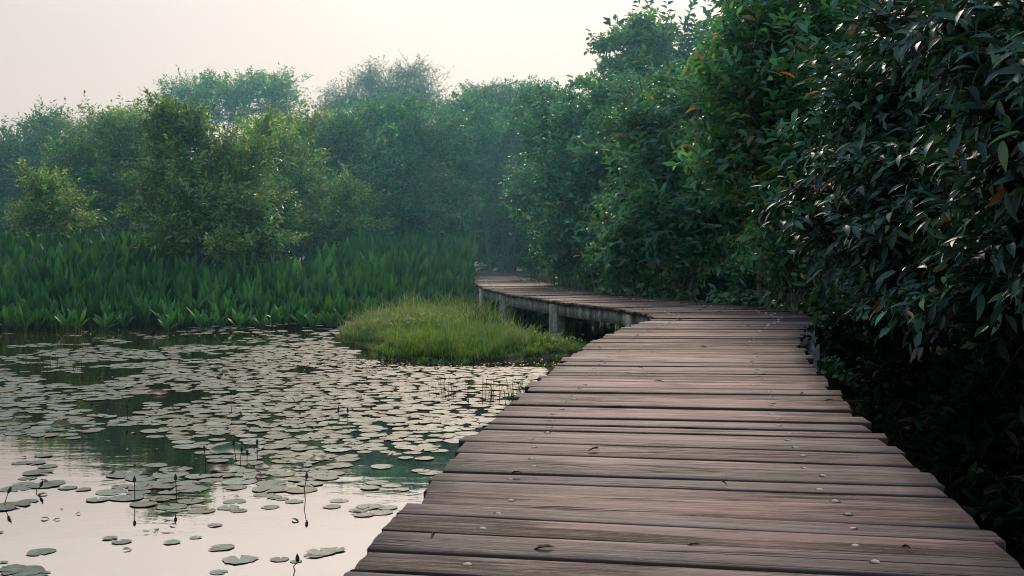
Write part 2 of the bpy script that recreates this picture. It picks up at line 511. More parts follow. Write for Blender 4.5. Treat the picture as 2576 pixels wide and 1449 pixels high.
# ------------------------------------------------------------------ boardwalk line
PAIRS = [((-.64, .6), (1.13, .30)), ((-.56, 1.3), (1.22, 1.02)), ((-.45, 2.09), (1.36, 1.86)), ((-.32, 2.95), (1.53, 2.72)), ((-.03, 4.39), (1.83, 4.2)),
         ((.30, 5.7), (2.2, 5.6)), ((.71, 7.29), (2.64, 7.2)), ((1.25, 8.8), (3.25, 8.75)), ((1.86, 10.1), (3.95, 10.0)), ((1.82, 10.85), (4.02, 11.1)),
         ((1.47, 12.0), (3.42, 12.7)), ((.9, 13.0), (2.75, 13.8)), ((-.02, 15.4), (1.8, 16.0)), ((-.62, 17.9), (1.2, 18.4)), ((-.95, 20.4), (.92, 20.8)),
         ((-1.13, 23.5), (.75, 23.9)), ((-1.5, 27.0), (.42, 27.6)), ((-2.4, 30.5), (-.7, 31.6)), ((-4.2, 33.0), (-2.9, 34.6))]
PL = np.array([p[0] for p in PAIRS]) * [1, YS]; PR = np.array([p[1] for p in PAIRS]) * [1, YS]
mid = (PL + PR) / 2
SS = np.concatenate([[0], np.cumsum(np.linalg.norm(np.diff(mid, axis=0), axis=1))])
dens_s = np.arange(0, SS[-1], .05)


def smooth(a, k=9):
    pad = np.pad(a, k, mode='reflect', reflect_type='odd')
    return np.convolve(pad, np.ones(2 * k + 1) / (2 * k + 1), 'same')[k:-k]


DL = np.stack([smooth(np.interp(dens_s, SS, PL[:, i])) for i in (0, 1)], 1)
DR = np.stack([smooth(np.interp(dens_s, SS, PR[:, i])) for i in (0, 1)], 1)


def edge(s):
    return (np.array([np.interp(s, dens_s, DL[:, i]) for i in (0, 1)]), np.array([np.interp(s, dens_s, DR[:, i]) for i in (0, 1)]))


def build_boardwalk():
    R = np.random.RandomState(21)
    root = empty('boardwalk', (0.3, 3.0, 0))
    tag(root, 'weathered wooden boardwalk on concrete beams and posts curving past the lily pond', 'boardwalk')
    V, F4, F3, UV, COL = [], [], [], [], []
    nv = 0
    nails = []
    s = 0.0
    NS = 14
    while s < SS[-1] - .4:
        w = R.uniform(.15, .285)
        g = R.uniform(.005, .013) if R.random() < .70 else R.uniform(.020, .040)
        l0, r0 = edge(s); l1, r1 = edge(s + w)
        dirx = nrm((r0 + r1) / 2 - (l0 + l1) / 2)
        el, er = R.normal(.0, .014), R.normal(.0, .018)
        if R.random() < .07: el += R.uniform(.02, .05)
        if R.random() < .08: er += R.uniform(.02, .06)
        l0 = l0 - dirx * el; l1 = l1 - dirx * (el + R.normal(0, .008)); r0 = r0 + dirx * er; r1 = r1 + dirx * (er + R.normal(0, .008))
        ts = np.linspace(0, 1, NS)
        ln = np.linalg.norm(r0 - l0)
        fwd = np.array([-dirx[1], dirx[0]])
        wob0 = np.cumsum(R.normal(0, .0012, NS)); wob1 = np.cumsum(R.normal(0, .0012, NS))
        zoff = R.normal(0, .0042); tilt = R.normal(0, .005); roll = R.normal(0, .005)
        cup = R.normal(.0005, .0018)
        th = .048
        tint = (R.random(), R.random())
        prof = [(0, -th), (0, -.004), (.012, -.0006), (.25, cup * .7), (.5, cup), (.75, cup * .7), (.988, -.0006), (1, -.004), (1, -th)]
        K = len(prof)
        uo, vo = R.uniform(0, 50), R.uniform(0, 50)
        for i, t in enumerate(ts):
            a = l0 + (r0 - l0) * t + fwd * (g / 2 + wob0[i]); b = l1 + (r1 - l1) * t - fwd * (g / 2 + wob1[i])
            for (v, z) in prof:
                q = a + (b - a) * v
                if i in (0, NS - 1): q = q + dirx * R.normal(0, .003)
                V.append((q[0], q[1], DECK + zoff + z + tilt * (t - .5) + roll * (v - .5)))
                UV.append((uo + t * ln, vo + v * w))
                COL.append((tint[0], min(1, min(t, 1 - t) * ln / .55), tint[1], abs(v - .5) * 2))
        for i in range(NS - 1):
            for k in range(K):
                k2 = (k + 1) % K
                F4.append((nv + i * K + k, nv + (i + 1) * K + k, nv + (i + 1) * K + k2, nv + i * K + k2))
        for e, o in ((0, 1), (NS - 1, 0)):
            for k in range(1, K - 1):
                tri = (nv + e * K, nv + e * K + k, nv + e * K + k + 1)
                F3.append(tri if o else tri[::-1])
        nv += NS * K
        for t, pr in ((.165 + R.normal(0, .008), .93), (.775 + R.normal(0, .008), .93)):
            if R.random() < pr:
                v = .5 + R.normal(0, .1)
                q = (l0 + (r0 - l0) * t) * (1 - v) + (l1 + (r1 - l1) * t) * v
                nails.append((q[0], q[1], DECK + zoff + cup + tilt * (t - .5)))
        s += w
    me = np_mesh('deck', V, [np.array(F3), np.array(F4)], COL, UV)
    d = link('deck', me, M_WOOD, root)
    # nail heads: a low dome
    b = Bag(); ang = np.linspace(0, 6.2832, 12, endpoint=False)
    rings = [(.017, -.002), (.0165, .003), (.012, .0065), (.006, .0082)]
    VV = [(r * math.cos(a), r * math.sin(a), z) for r, z in rings for a in ang] + [(0, 0, .0087)]
    f4 = [(i * 12 + j, i * 12 + (j + 1) % 12, (i + 1) * 12 + (j + 1) % 12, (i + 1) * 12 + j) for i in range(3) for j in range(12)]
    f3 = [(36 + j, 36 + (j + 1) % 12, 48) for j in range(12)]
    b.add(VV, f3, f4)
    RV = [(r * math.cos(a), r * math.sin(a), z) for r, z in ((.017, .0014), (.026, .0008)) for a in ang]
    b.add(RV, f4=[(j, 12 + j, 12 + (j + 1) % 12, (j + 1) % 12) for j in range(12)])
    nm = b.mesh('nail_head', True); nm.materials.append(M_NAIL); nm.materials.append(M_STAIN)
    for pg in nm.polygons:
        if all(math.hypot(*nm.vertices[v].co[:2]) > .0169 and .0005 < nm.vertices[v].co.z < .002 for v in pg.vertices): pg.material_index = 1
    nails.sort(key=lambda q: q[1])
    near = [q for q in nails if q[1] > 3.0][:96]
    for q in near:
        o = link('nail_head', nm, None, d); o.location = q
        k = R.uniform(.68, .88); o.scale = (k * .88, k * .88, R.uniform(.45, .75)); o.rotation_euler = (R.normal(0, .1), R.normal(0, .1), 0)
    fb = Bag()
    for q in [q for q in nails if q[1] > near[-1][1]]: fb.add(np.array(VV) + np.array(q), f3, f4)
    o = link('nail_heads', fb.mesh('nail_heads', True), M_NAIL, d); o.location = (0, 0, 0); tag(o, kind='stuff')
    # concrete edge beams and posts
    def line(off, side):
        pts = []
        for s in np.arange(0.3, SS[-1] - .8, .35):
            l, r = edge(s); dx = nrm(r - l)
            pts.append(l + dx * off if side < 0 else r - dx * off)
        return np.array(pts)
    for side in (-1, 1):
        P = line(.13, side)
        t = nrm(np.gradient(P, axis=0)); nn = np.stack([t[:, 1], -t[:, 0]], 1)
        bb = Bag(); V2 = []
        for p, q in zip(P, nn):
            for (o_, z) in ((-.07, DECK - .054), (.07, DECK - .054), (.07, DECK - .245), (-.07, DECK - .245)):
                V2.append((p[0] + q[0] * o_, p[1] + q[1] * o_, z))
        f = [(i * 4 + k, i * 4 + (k + 1) % 4, (i + 1) * 4 + (k + 1) % 4, (i + 1) * 4 + k) for i in range(len(P) - 1) for k in range(4)]
        f += [(0, 3, 2, 1), tuple((len(P) - 1) * 4 + k for k in range(4))]
        bb.add(V2, f4=f)
        link('edge_beam', bb.mesh('edge_beam'), M_CONC, root)
    for s in np.array((2.2, 4.6, 7.0, 9.6, 11.3, 13.75, 16.4, 19.2, 22.5, 26)) * YS:
        l, r = edge(s); dx = nrm(r - l); fw = np.array([-dx[1], dx[0]])
        for q in (l + dx * .115, r - dx * .115):
            pb = Bag()
            pb.box((q[0], q[1], (DECK - .05 - 1.0) / 2 - .003), (dx[0] * .098, dx[1] * .098, 0), (fw[0] * .15, fw[1] * .15, 0), (0, 0, (DECK - .07 + 1.0) / 2))
            link('post', pb.mesh('post'), M_CONC, root)
        c = (l + r) / 2; hw = np.linalg.norm(r - l) / 2 - .22
        pb = Bag(); pb.box((c[0], c[1], DECK - .22), (dx[0] * hw, dx[1] * hw, 0), (fw[0] * .07, fw[1] * .07, 0), (0, 0, .15))
        link('cross_beam', pb.mesh('cross_beam'), M_CONC, root)
    return root


# ------------------------------------------------------------------ terrain
MIDL = (DL + DR) / 2
RIGHT = DR


def front_line(X):
    """how far away the planted bank starts on the left of the walk"""
    return np.interp(X, [-40, -12, -8, -5.5, -3.4, -2.4, -1.0, .5], [13.6, 14.6, 15.1, 15.1, 15.4, 16.6, 18.4, 20.5])


def sstep(a, lo, hi):
    t = np.clip((a - lo) / (hi - lo), 0, 1)
    return t * t * (3 - 2 * t)


def hnoise(X, Y):
    return (np.sin(X * .9 + 1.3) * np.sin(Y * .8 + .4) * .5 + np.sin(X * 2.3 + Y * 1.7) * .3 + np.sin(X * 4.1 - Y * 3.3) * .2)


def height(X, Y):
    X, Y = np.asarray(X, float), np.asarray(Y, float) / YS
    back = Y - front_line(X)
    xr = np.interp(Y, [-10, 0, 2, 4, 6, 8, 9.5, 10.5, 12, 13.5, 15, 18, 24], [3.5, 3.5, 3.6, 4.2, 4.4, 4.6, 4.9, 4.8, 4.3, 3.3, 2.6, 1.7, 1.0])
    right = np.where(Y < 30, X - xr, 5)
    z = -.5 + .42 * sstep(back, -.8, .8) + .60 * sstep(back, .8, 9)
    z2 = -.5 + .75 * sstep(right, -.5, 1.2) + .3 * sstep(right, 1, 5)
    return np.maximum(z, z2) + .04 * hnoise(X, Y)


MOUNDS = [(-.7, 11.85, 1.35, 1.05, .10), (-1.6, 14.4, 1.5, 1.9, .22), (.45, 12.15, .75, .65, .03), (-1.0, 13.2, 1.35, 1.3, .11)]


def mound(X, Y):
    Y = np.asarray(Y, float) / YS
    z = np.full(np.shape(X), -.6)
    for (cx, cy, rx, ry, h) in MOUNDS:
        q = ((X - cx) / rx) ** 2 + ((Y - cy) / ry) ** 2
        z = np.maximum(z, h * (1.0 - q) * 1.0 + np.where(q < 1, .05, -.0))
    return z + .035 * hnoise(X * 2.3, Y * 2.1) + .02 * hnoise(X * 6.3, Y * 5.1)


def build_ground():
    xs = np.unique(np.concatenate([np.linspace(-18, 14, 160), np.array([-400, -200, -100, -60, -40, -30, -24, 18, 24, 30, 40, 60, 100, 200, 400])]))
    ys = np.unique(np.concatenate([np.linspace(-2, 36, 170), np.array([-60, -30, -15, -6, 42, 50, 60, 80, 120, 200, 400, 700])]))
    X, Y = np.meshgrid(xs, ys * YS)
    Z = height(X, Y)
    V = np.stack([X, Y, Z], -1).reshape(-1, 3)
    w = len(xs); i = (np.arange(len(ys) - 1)[:, None] * w + np.arange(w - 1)[None]).ravel()
    o = link('ground', np_mesh('ground', V, [np.stack([i, i + 1, i + w + 1, i + w], 1)], smooth=True), M_SOIL)
    tag(o, 'dark wet earth under the plants and along the pond bank', kind='structure')
    b = Bag(); b.add([(-60, -25, 0), (40, -25, 0), (40, 60, 0), (-60, 60, 0)], f4=[(0, 1, 2, 3)])
    o = link('water', b.mesh('water'), M_WATER)
    tag(o, 'still pond water mirroring the pale sky and the trees', kind='structure')
    xs = np.linspace(-4.2, 1.7, 90); ys = np.linspace(10.2, 16.8, 90) * YS
    X, Y = np.meshgrid(xs, ys); Z = mound(X, Y)
    V = np.stack([X, Y, Z], -1).reshape(-1, 3); w = 90
    i = (np.arange(89)[:, None] * w + np.arange(89)[None]).ravel()
    o = link('mud_bank', np_mesh('mud_bank', V, [np.stack([i, i + 1, i + w + 1, i + w], 1)], smooth=True), M_SOIL)
    tag(o, 'low muddy islet under the grass beside the boardwalk', kind='structure')


def blades(bag, P, H, W, lean, R, col, az=None):
    n = len(P)
    az = R.uniform(0, 6.283, n) if az is None else az
    d = np.stack([np.cos(az), np.sin(az), np.zeros(n)], 1)
    sd = np.stack([-np.sin(az), np.cos(az), np.zeros(n)], 1)
    up = np.array([0, 0, 1.0])
    def pt(t): return P + up * (H * t * (1 - .25 * lean * t))[:, None] + d * (H * lean * t * t)[:, None]
    W = W[:, None]
    V = np.stack([pt(0.) + sd * W * .5, pt(0.) - sd * W * .5, pt(.5) + sd * W * .42, pt(.5) - sd * W * .42, pt(.8) + sd * W * .25, pt(.8) - sd * W * .25, pt(1.0)], 1)
    o = (np.arange(n) * 7)[:, None, None]
    f4 = (np.array([[0, 1, 3, 2], [2, 3, 5, 4]])[None] + o).reshape(-1, 4)
    f3 = (np.array([[4, 5, 6]])[None] + o).reshape(-1, 3)
    c = np.concatenate([np.repeat(col, 7, axis=0), np.ones((n * 7, 1))], 1)
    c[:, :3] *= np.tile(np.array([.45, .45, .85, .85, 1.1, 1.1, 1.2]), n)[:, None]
    bag.add(V.reshape(-1, 3), f3, f4, c)


def build_grass():
    R = np.random.RandomState(5)
    n = 150000
    X = R.uniform(-4.2, 1.6, n); Y = R.uniform(10.3, 16.8, n)
    z = mound(X, Y * YS); k = z > -.02
    X, Y, z = X[k], Y[k], z[k]
    cl = hnoise(X * 1.7 + 3, Y * 1.6); cl2 = hnoise(X * 5.1, Y * 4.7 + 2)
    edge_ = np.clip((z + .02) / .12, .35, 1)
    cl3 = hnoise(X * 11.3, Y * 9.7)
    H = (.21 + .08 * cl + .10 * cl2 + .13 * cl3) * edge_ * R.uniform(.35, 1.2, len(X)) * np.where(R.random(len(X)) < .06, 2.1, 1) * np.interp(X, [-3.5, -.4, .4, 1.3], [1, 1, .7, .5])
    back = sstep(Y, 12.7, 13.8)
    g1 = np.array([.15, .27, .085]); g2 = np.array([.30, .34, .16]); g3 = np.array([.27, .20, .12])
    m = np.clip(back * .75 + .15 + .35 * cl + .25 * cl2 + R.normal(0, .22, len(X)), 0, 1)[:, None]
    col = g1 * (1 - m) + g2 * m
    dry = (R.random(len(X)) < .12 + .10 * back + .12 * np.clip(cl2, 0, 1))[:, None]
    col = np.where(dry, g3, col) * np.exp(R.normal(0, .2, (len(X), 1)))
    b = Bag()
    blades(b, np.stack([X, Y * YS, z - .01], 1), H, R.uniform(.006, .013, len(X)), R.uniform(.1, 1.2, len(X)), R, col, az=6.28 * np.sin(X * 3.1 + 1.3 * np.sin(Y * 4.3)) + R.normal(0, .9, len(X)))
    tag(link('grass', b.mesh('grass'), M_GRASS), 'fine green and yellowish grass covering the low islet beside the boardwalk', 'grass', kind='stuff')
    # white-flowered weeds in the grass
    b = Bag()
    P = []
    for _ in range(230):
        if R.random() < .72: x, y = R.normal(-1.5, .55), R.normal(13.3, .16)
        else: x, y = R.normal(.55, .35), R.normal(12.1, .35)
        zz = mound(np.array(x), np.array(y * YS))
        if zz > 0: P.append((x, y * YS, zz + (.20 if x < 0 else .10) + R.normal(0, .05)))
    P = np.array(P); n = len(P)
    for q in range(3):
        put_leaves(b, MID, P + R.normal(0, .012, (n, 3)), R.normal(size=(n, 3)) + [0, 0, .4], R.normal(size=(n, 3)) + [0, -.5, 1], np.full(n, .045), np.full(n, .03), np.tile([.45, .47, .38], (n, 1)) * R.uniform(.5, 1.1, (n, 1)))
    tag(link('white_blossoms', b.mesh('white_blossoms'), M_GRASS), 'tiny whitish flowers scattered through the grass of the islet', 'flowers', kind='stuff')


def tuft(name, label, cat, loc, n, h, w, lean, cols, seed, spread=.15, group=None):
    R = np.random.RandomState(seed)
    b = Bag()
    P = np.stack([R.normal(0, spread, n), R.normal(0, spread, n), np.full(n, -.03)], 1)
    col = np.array(cols)[R.randint(0, len(cols), n)] * R.uniform(.7, 1.2, (n, 1))
    blades(b, P, h * R.uniform(.5, 1.1, n), w * R.uniform(.7, 1.2, n), lean * R.uniform(.2, 1.2, n), R, col)
    o = link(name, b.mesh(name), M_GRASS); o.location = loc
    return tag(o, label, cat, group, 'stuff' if name == 'reeds' else None)


# ------------------------------------------------------------------ water plant bed
def bed_variants(n_v=12, bright=1.0, out_lean=0.0, s0=100):
    out = []
    for v in range(n_v):
        R = np.random.RandomState(s0 + v)
        bag = Bag()
        n = R.randint(7, 11)
        for i in range(n):
            az = i * 2.399 + R.normal(0, .3); lean = out_lean + (R.uniform(.08, .34) if R.random() < .75 else R.uniform(.35, .7))
            h = R.uniform(.72, 1.05) * (1 - .25 * (lean > .35)); w = R.uniform(.13, .20)
            d = np.array([math.cos(az), math.sin(az), 0]); sd = np.array([-d[1], d[0], 0])
            tw = R.normal(0, .6); sd = sd * math.cos(tw) + d * math.sin(tw)
            ts = np.array([0, .25, .42, .55, .7, .85, 1.0]); ws = np.array([.1, .13, .45, .9, 1.0, .62, .02]) * w
            V = []
            base = d * .02
            for t, ww in zip(ts, ws):
                c = base + d * (h * lean * (t ** 1.7) * 1.1) + np.array([0, 0, h * t * (1 - .22 * lean * t)])
                fold = nrm(np.cross(sd, np.array([0, 0, 1.]) + d * lean)) * (-.22 * ww)
                V += [c + sd * ww * .5 - fold, c + fold * .6, c - sd * ww * .5 - fold]
            f = []
            for k in range(6):
                f += [(k * 3, k * 3 + 1, k * 3 + 4, k * 3 + 3), (k * 3 + 1, k * 3 + 2, k * 3 + 5, k * 3 + 4)]
            g = np.array([[.032, .115, .033], [.046, .145, .032], [.022, .09, .034], [.08, .20, .038]][R.choice(4, p=[.35, .3, .25, .1])]) * R.uniform(.75, 1.2) * bright
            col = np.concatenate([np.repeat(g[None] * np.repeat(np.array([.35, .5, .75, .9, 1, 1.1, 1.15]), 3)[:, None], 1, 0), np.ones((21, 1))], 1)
            bag.add(np.array(V), f4=f, col=col)
        out.append(bag)
    return out


def build_bed():
    R = np.random.RandomState(9)
    vs = bed_variants()
    low = []
    for b in bed_variants(6, 1.3, .08, 300):
        me = b.mesh('water_plant', True); me.materials.append(M_BED); low.append(me)
    mes = []
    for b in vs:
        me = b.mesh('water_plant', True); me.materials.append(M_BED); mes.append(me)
    spots = []
    st = .37
    for gy in np.arange(14, 27.5, st):
        for gx in np.arange(-18, .5, st):
            x, y = gx + R.uniform(-.2, .2), gy + R.uniform(-.17, .17)
            fr = float(front_line(x)) + .18 * math.sin(x * 2.2) + .12 * math.sin(x * 5.3)
            if y < fr + .05: continue
            l = np.interp(y * YS, DL[:, 1], DL[:, 0])
            if x > l - .22: continue
            if -9.4 < x < -5.1 and y > 19.9: continue
            if abs(x) > y * .68 + 1: continue
            if float(mound(np.array(x), np.array(y * YS))) > .04: continue
            k = (y - fr)
            if k < .45 and R.random() < .4: continue
            h = .56 + .80 * float(sstep(np.array(k), 0, 4.5)) + .28 * float(sstep(np.array(k), 4, 8))
            h *= R.uniform(.78, 1.12)
            if k > 1.4 and y > 17 and R.random() < .12: continue
            spots.append((x, y, k, h))
    spots.sort(key=lambda s: s[1])
    big = Bag()
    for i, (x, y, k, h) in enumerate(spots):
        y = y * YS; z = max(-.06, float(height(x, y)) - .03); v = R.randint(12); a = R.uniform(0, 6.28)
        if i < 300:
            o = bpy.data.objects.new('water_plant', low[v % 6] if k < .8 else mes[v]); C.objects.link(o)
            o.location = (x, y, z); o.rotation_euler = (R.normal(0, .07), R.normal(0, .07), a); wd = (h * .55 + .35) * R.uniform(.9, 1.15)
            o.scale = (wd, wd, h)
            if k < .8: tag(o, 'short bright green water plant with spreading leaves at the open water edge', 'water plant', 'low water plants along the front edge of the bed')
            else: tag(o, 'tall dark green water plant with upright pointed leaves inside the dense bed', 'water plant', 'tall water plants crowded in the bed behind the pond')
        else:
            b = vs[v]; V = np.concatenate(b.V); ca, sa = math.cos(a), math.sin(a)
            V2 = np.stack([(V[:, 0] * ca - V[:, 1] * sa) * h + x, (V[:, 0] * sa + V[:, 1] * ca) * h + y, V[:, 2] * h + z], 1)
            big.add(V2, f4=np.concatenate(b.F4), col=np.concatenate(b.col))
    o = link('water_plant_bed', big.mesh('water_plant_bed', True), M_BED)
    tag(o, 'rear of the dense bed of upright dark green water plants below the shrubs', 'water plants', kind='stuff')
    print('bed', len(spots))


# ------------------------------------------------------------------ lily pads
def pad_bag(R, ragged=.0):
    n = 26
    notch = R.uniform(.08, .2)
    ang = np.linspace(notch, 6.2832 - notch, n)
    ph = R.uniform(0, 6.28, 3)
    r = 1 + .035 * np.sin(ang * 3 + ph[0]) + .025 * np.sin(ang * 7 + ph[1]) + R.normal(0, .012 + ragged, n)
    e = .92 + .06 * R.random()
    V = [(0, 0, .01)]
    for k, z in ((.5, .0), (.9, .004), (1.0, .014)):
        V += [(math.cos(a) * q * k * e, math.sin(a) * q * k, z + (.008 * math.sin(a * 4 + ph[2]) if k == 1.0 else 0)) for a, q in zip(ang, r)]
    f3 = [(0, 1 + i, 2 + i) for i in range(n - 1)]
    f4 = []
    for k in range(2):
        o = 1 + k * n
        f4 += [(o + i, o + n + i, o + n + i + 1, o + i + 1) for i in range(n - 1)]
    g = np.array([.145, .19, .15]) * R.uniform(.6, 1.25)
    if R.random() < .22: g = np.array([.15, .14, .08]) * R.uniform(.7, 1)
    col = np.ones((len(V), 4)); col[:, :3] = g
    vein = np.where(np.arange(n) % 3 == 0, 1.25, .93)
    for k in range(3): col[1 + k * n:1 + (k + 1) * n, :3] *= vein[:, None] * (1.0 if k < 2 else .75)
    b = Bag(); b.add(V, f3, f4, col)
    return b


def inpoly(x, y, poly):
    c = False; j = len(poly) - 1
    for i in range(len(poly)):
        (xi, yi), (xj, yj) = poly[i], poly[j]
        if (yi > y) != (yj > y) and x < (xj - xi) * (y - yi) / (yj - yi) + xi: c = not c
        j = i
    return c


FIELD = [(-150, 868), (60, 862), (240, 868), (330, 880), (480, 868), (640, 872), (800, 858), (900, 885), (960, 918), (1000, 922), (1390, 925), (1345, 968), (1200, 1085), (1130, 1125), (1060, 1165), (930, 1130),
         (850, 1180), (700, 1205), (590, 1205), (520, 1160), (440, 1112), (300, 1085), (180, 1105), (-60, 1085), (-150, 1050)]
BACK = [(-100, 842), (120, 838), (300, 832), (560, 818), (850, 808), (900, 850), (880, 868), (560, 862), (300, 868), (-100, 862)]
NEAR = [(420, 1120), (600, 1150), (860, 1185), (760, 1235), (560, 1290), (300, 1285), (240, 1230), (330, 1180)]
HANDPADS = [(603, 1409, 50), (703, 1408, 28), (550, 1440, 27), (745, 1413, 18), (810, 1390, 44), (790, 1398, 30), (845, 1385, 28), (432, 1365, 26), (306, 1364, 28), (276, 1355, 22), (105, 1388, 40), (95, 1392, 32),
            (60, 1438, 62), (30, 1430, 40), (90, 1445, 40), (10, 1415, 12), (560, 1378, 36), (540, 1383, 20), (492, 1353, 18), (540, 1322, 22), (930, 1275, 40), (905, 1283, 34), (958, 1290, 36), (975, 1278, 30), (915, 1296, 30),
            (835, 1275, 28), (853, 1260, 28), (680, 1276, 28), (665, 1245, 32), (690, 1252, 24), (740, 1262, 28), (710, 1256, 20), (590, 1262, 34), (575, 1278, 32), (600, 1285, 26), (480, 1262, 38), (360, 1270, 40), (440, 1285, 24),
            (40, 1230, 44), (110, 1222, 44), (60, 1218, 30), (130, 1216, 40), (170, 1228, 28), (210, 1232, 24), (30, 1272, 50), (70, 1262, 30), (10, 1280, 34), (55, 1165, 30), (90, 1165, 28), (120, 1174, 30), (95, 1190, 44), (70, 1204, 26), (110, 1147, 28),
            (245, 1258, 34), (350, 1240, 36), (310, 1225, 34), (425, 1240, 30), (960, 1175, 34), (1080, 1190, 36), (950, 1215, 36), (985, 1222, 30), (930, 1228, 30), (1010, 1232, 24), (1060, 1185, 28), (0, 1340, 10)]


def build_pads():
    R = np.random.RandomState(33)
    vs = [pad_bag(R, .0 if i < 9 else .03) for i in range(14)]
    pads = []
    cell = {}
    def ok(x, y, r, f):
        for gx in range(int((x // .4)) - 1, int((x // .4)) + 2):
            for gy in range(int((y // .4)) - 1, int((y // .4)) + 2):
                for (a, b, q) in cell.get((gx, gy), ()):
                    if (a - x) ** 2 + (b - y) ** 2 < (f * (q + r)) ** 2: return False
        return True
    def put(x, y, r):
        pads.append((x, y, r)); cell.setdefault((int(x // .4), int(y // .4)), []).append((x, y, r))
    for (px, py, hw) in HANDPADS:
        g = ground(px, py); put(g[0], g[1], .86 * hw * g[1] / F)
    def field(poly, n, thr, f, rr):
        xs = [p[0] for p in poly]; ys = [p[1] for p in poly]
        w = [ground(p[0], p[1]) for p in poly]
        x0, x1 = min(q[0] for q in w), max(q[0] for q in w); y0, y1 = min(q[1] for q in w), max(q[1] for q in w)
        for _ in range(n):
            x, y = R.uniform(x0, x1), R.uniform(y0, y1)
            px, py = 1288 + x * F / y, HOR + EYE * F / y
            if not inpoly(px, py, poly): continue
            cl = .5 * math.sin(x * 1.9 + 1.1 * math.sin(y * .8)) * math.sin(y * 1.1 + .8) + .5 * math.sin(x * 4.3 + 1.4 * math.sin(y * 2.1)) * math.sin(y * 2.9 + x) + R.normal(0, .22)
            cl += .3 * float(np.interp(px, [600, 900], [0, 1])) - .55 * float(np.interp(px, [0, 250, 600], [1, .8, 0])) * float(np.interp(py, [850, 960, 1040], [1, .6, 0]))
            if cl < thr: continue
            if float(mound(np.array(x), np.array(y))) > -.06: continue
            r = R.uniform(*rr)
            if ok(x, y, r, f): put(x, y, r)
    field(FIELD, 30000, -.14, .72, (.055, .13))
    field(BACK, 5000, .35, .9, (.07, .12))
    field(NEAR, 1500, .1, .8, (.08, .13))
    pads.sort(key=lambda p: -(p[2] / p[1]) ** 2 / p[1])
    mes = []
    for b in vs:
        me = b.mesh('lily_pad'); me.materials.append(M_PAD); mes.append(me)
    big = Bag()
    n_ind = 0
    for i, (x, y, r) in enumerate(pads):
        z = R.uniform(.001, .0055); a = R.uniform(0, 6.28); v = R.randint(len(vs)); tx, ty = R.normal(0, .008), R.normal(0, .008)
        if n_ind < 290:
            n_ind += 1
            o = bpy.data.objects.new('lily_pad', mes[v]); C.objects.link(o)
            o.location = (x, y, z); o.rotation_euler = (tx, ty, a); o.scale = (r, r, r)
            py = HOR + EYE * F / y; px = 1288 + x * F / y
            if py > 1300:
                lab, g = 'pale green lily pad lying loose on the bright open water of the foreground', 'loose lily pads on the bright open water'
                if abs(px - 603) < 6 and abs(py - 1409) < 6: lab, g = 'large round whole lily pad nearest the ragged boardwalk corner', None
            elif px > 860 and py > 1165: lab, g = 'lily pad in the small cluster floating against the boardwalk edge', 'lily pads clustered by the boardwalk edge'
            elif px < 240 and py > 1110: lab, g = 'grey-green lily pad in the patch drifting at the far side of the bright water', 'lily pads in the outer patch'
            elif py > 1150: lab, g = 'overlapping grey-green lily pad at the frayed front of the dense raft', 'lily pads at the front of the raft'
            else: lab, g = 'pale shining round lily pad in the dense raft across the pond', 'lily pads in the dense raft'
            tag(o, lab, 'lily pad', g)
        else:
            b = vs[v]; V = np.concatenate(b.V) * r; ca, sa = math.cos(a), math.sin(a)
            V2 = np.stack([V[:, 0] * ca - V[:, 1] * sa + x, V[:, 0] * sa + V[:, 1] * ca + y, V[:, 2] + V[:, 0] * ty + V[:, 1] * tx + z], 1)
            c = np.concatenate(b.col).copy(); c[:, :3] *= R.uniform(.85, 1.15)
            big.add(V2, np.concatenate(b.F3), np.concatenate(b.F4), c)
    o = link('lily_pad_raft', big.mesh('lily_pad_raft'), M_PAD)
    tag(o, 'mass of small far lily pads covering the back of the pond', 'lily pads', kind='stuff')
    print('pads', len(pads))


def curled_pad(px, py, size, cols, label, seed, lift=.6):
    R = np.random.RandomState(seed)
    g = ground(px, py); r = size * .8 * g[1] / F
    n = 9; V = []; f4 = []
    for i in range(n):
        u = i / (n - 1) * 2 - 1
        for j in range(7):
            w = j / 6 * 2 - 1
            q = math.sqrt(max(0, 1 - u * u * .98))
            x = u * r; y = w * q * r * .75
            z = .012 + (w * .5 + .5) ** 2 * lift * .45 * r * q + .05 * r * math.sin(u * 5 + seed)
            V.append((x, y * (1 - .5 * (w > 0) * lift), z))
    for i in range(n - 1):
        for j in range(6):
            f4.append((i * 7 + j, (i + 1) * 7 + j, (i + 1) * 7 + j + 1, i * 7 + j + 1))
    c = np.ones((len(V), 4)); t = np.tile(np.linspace(0, 1, 7), n)[:, None]
    c[:, :3] = np.array(cols[0]) * (1 - t) + np.array(cols[1]) * t
    b = Bag(); b.add(V, f4=f4, col=c)
    o = link('curled_lily_pad', b.mesh('curled_lily_pad', True), M_PAD); o.location = g; o.rotation_euler = (0, 0, R.uniform(-.4, .4))
    return tag(o, label, 'lily pad', 'curled lily pads')


def lily_bud(px, py, top, label, seed, lean=0.0, budlen=.07):
    g = ground(px, py); h = .85 * (py - top) * g[1] / F
    R = np.random.RandomState(seed)
    root = empty('lily_bud', tuple(g)); tag(root, label, 'lily bud', 'lily buds on stalks')
    b = Bag(); tip = np.array([lean * h, R.normal(0, .03) * h, h])
    pts = np.array([[0, 0, -.05], tip * .5 + [R.normal(0, .01), 0, 0], tip])
    b.tube(pts, [.0035, .003, .0026], 6)
    s = link('stem', b.mesh('stem', True), M_STALK, root); s.location = (0, 0, 0)
    b = Bag(); k = budlen
    ps = [tip + np.array([lean, 0, 1.0]) * k * t for t in (-.05, .1, .3, .6, .85, 1.0)]
    b.tube(ps, [.003, .008, .0105, .009, .0045, .0008], 8)
    s = link('bud', b.mesh('bud', True), M_STALK, root); s.location = (0, 0, 0)


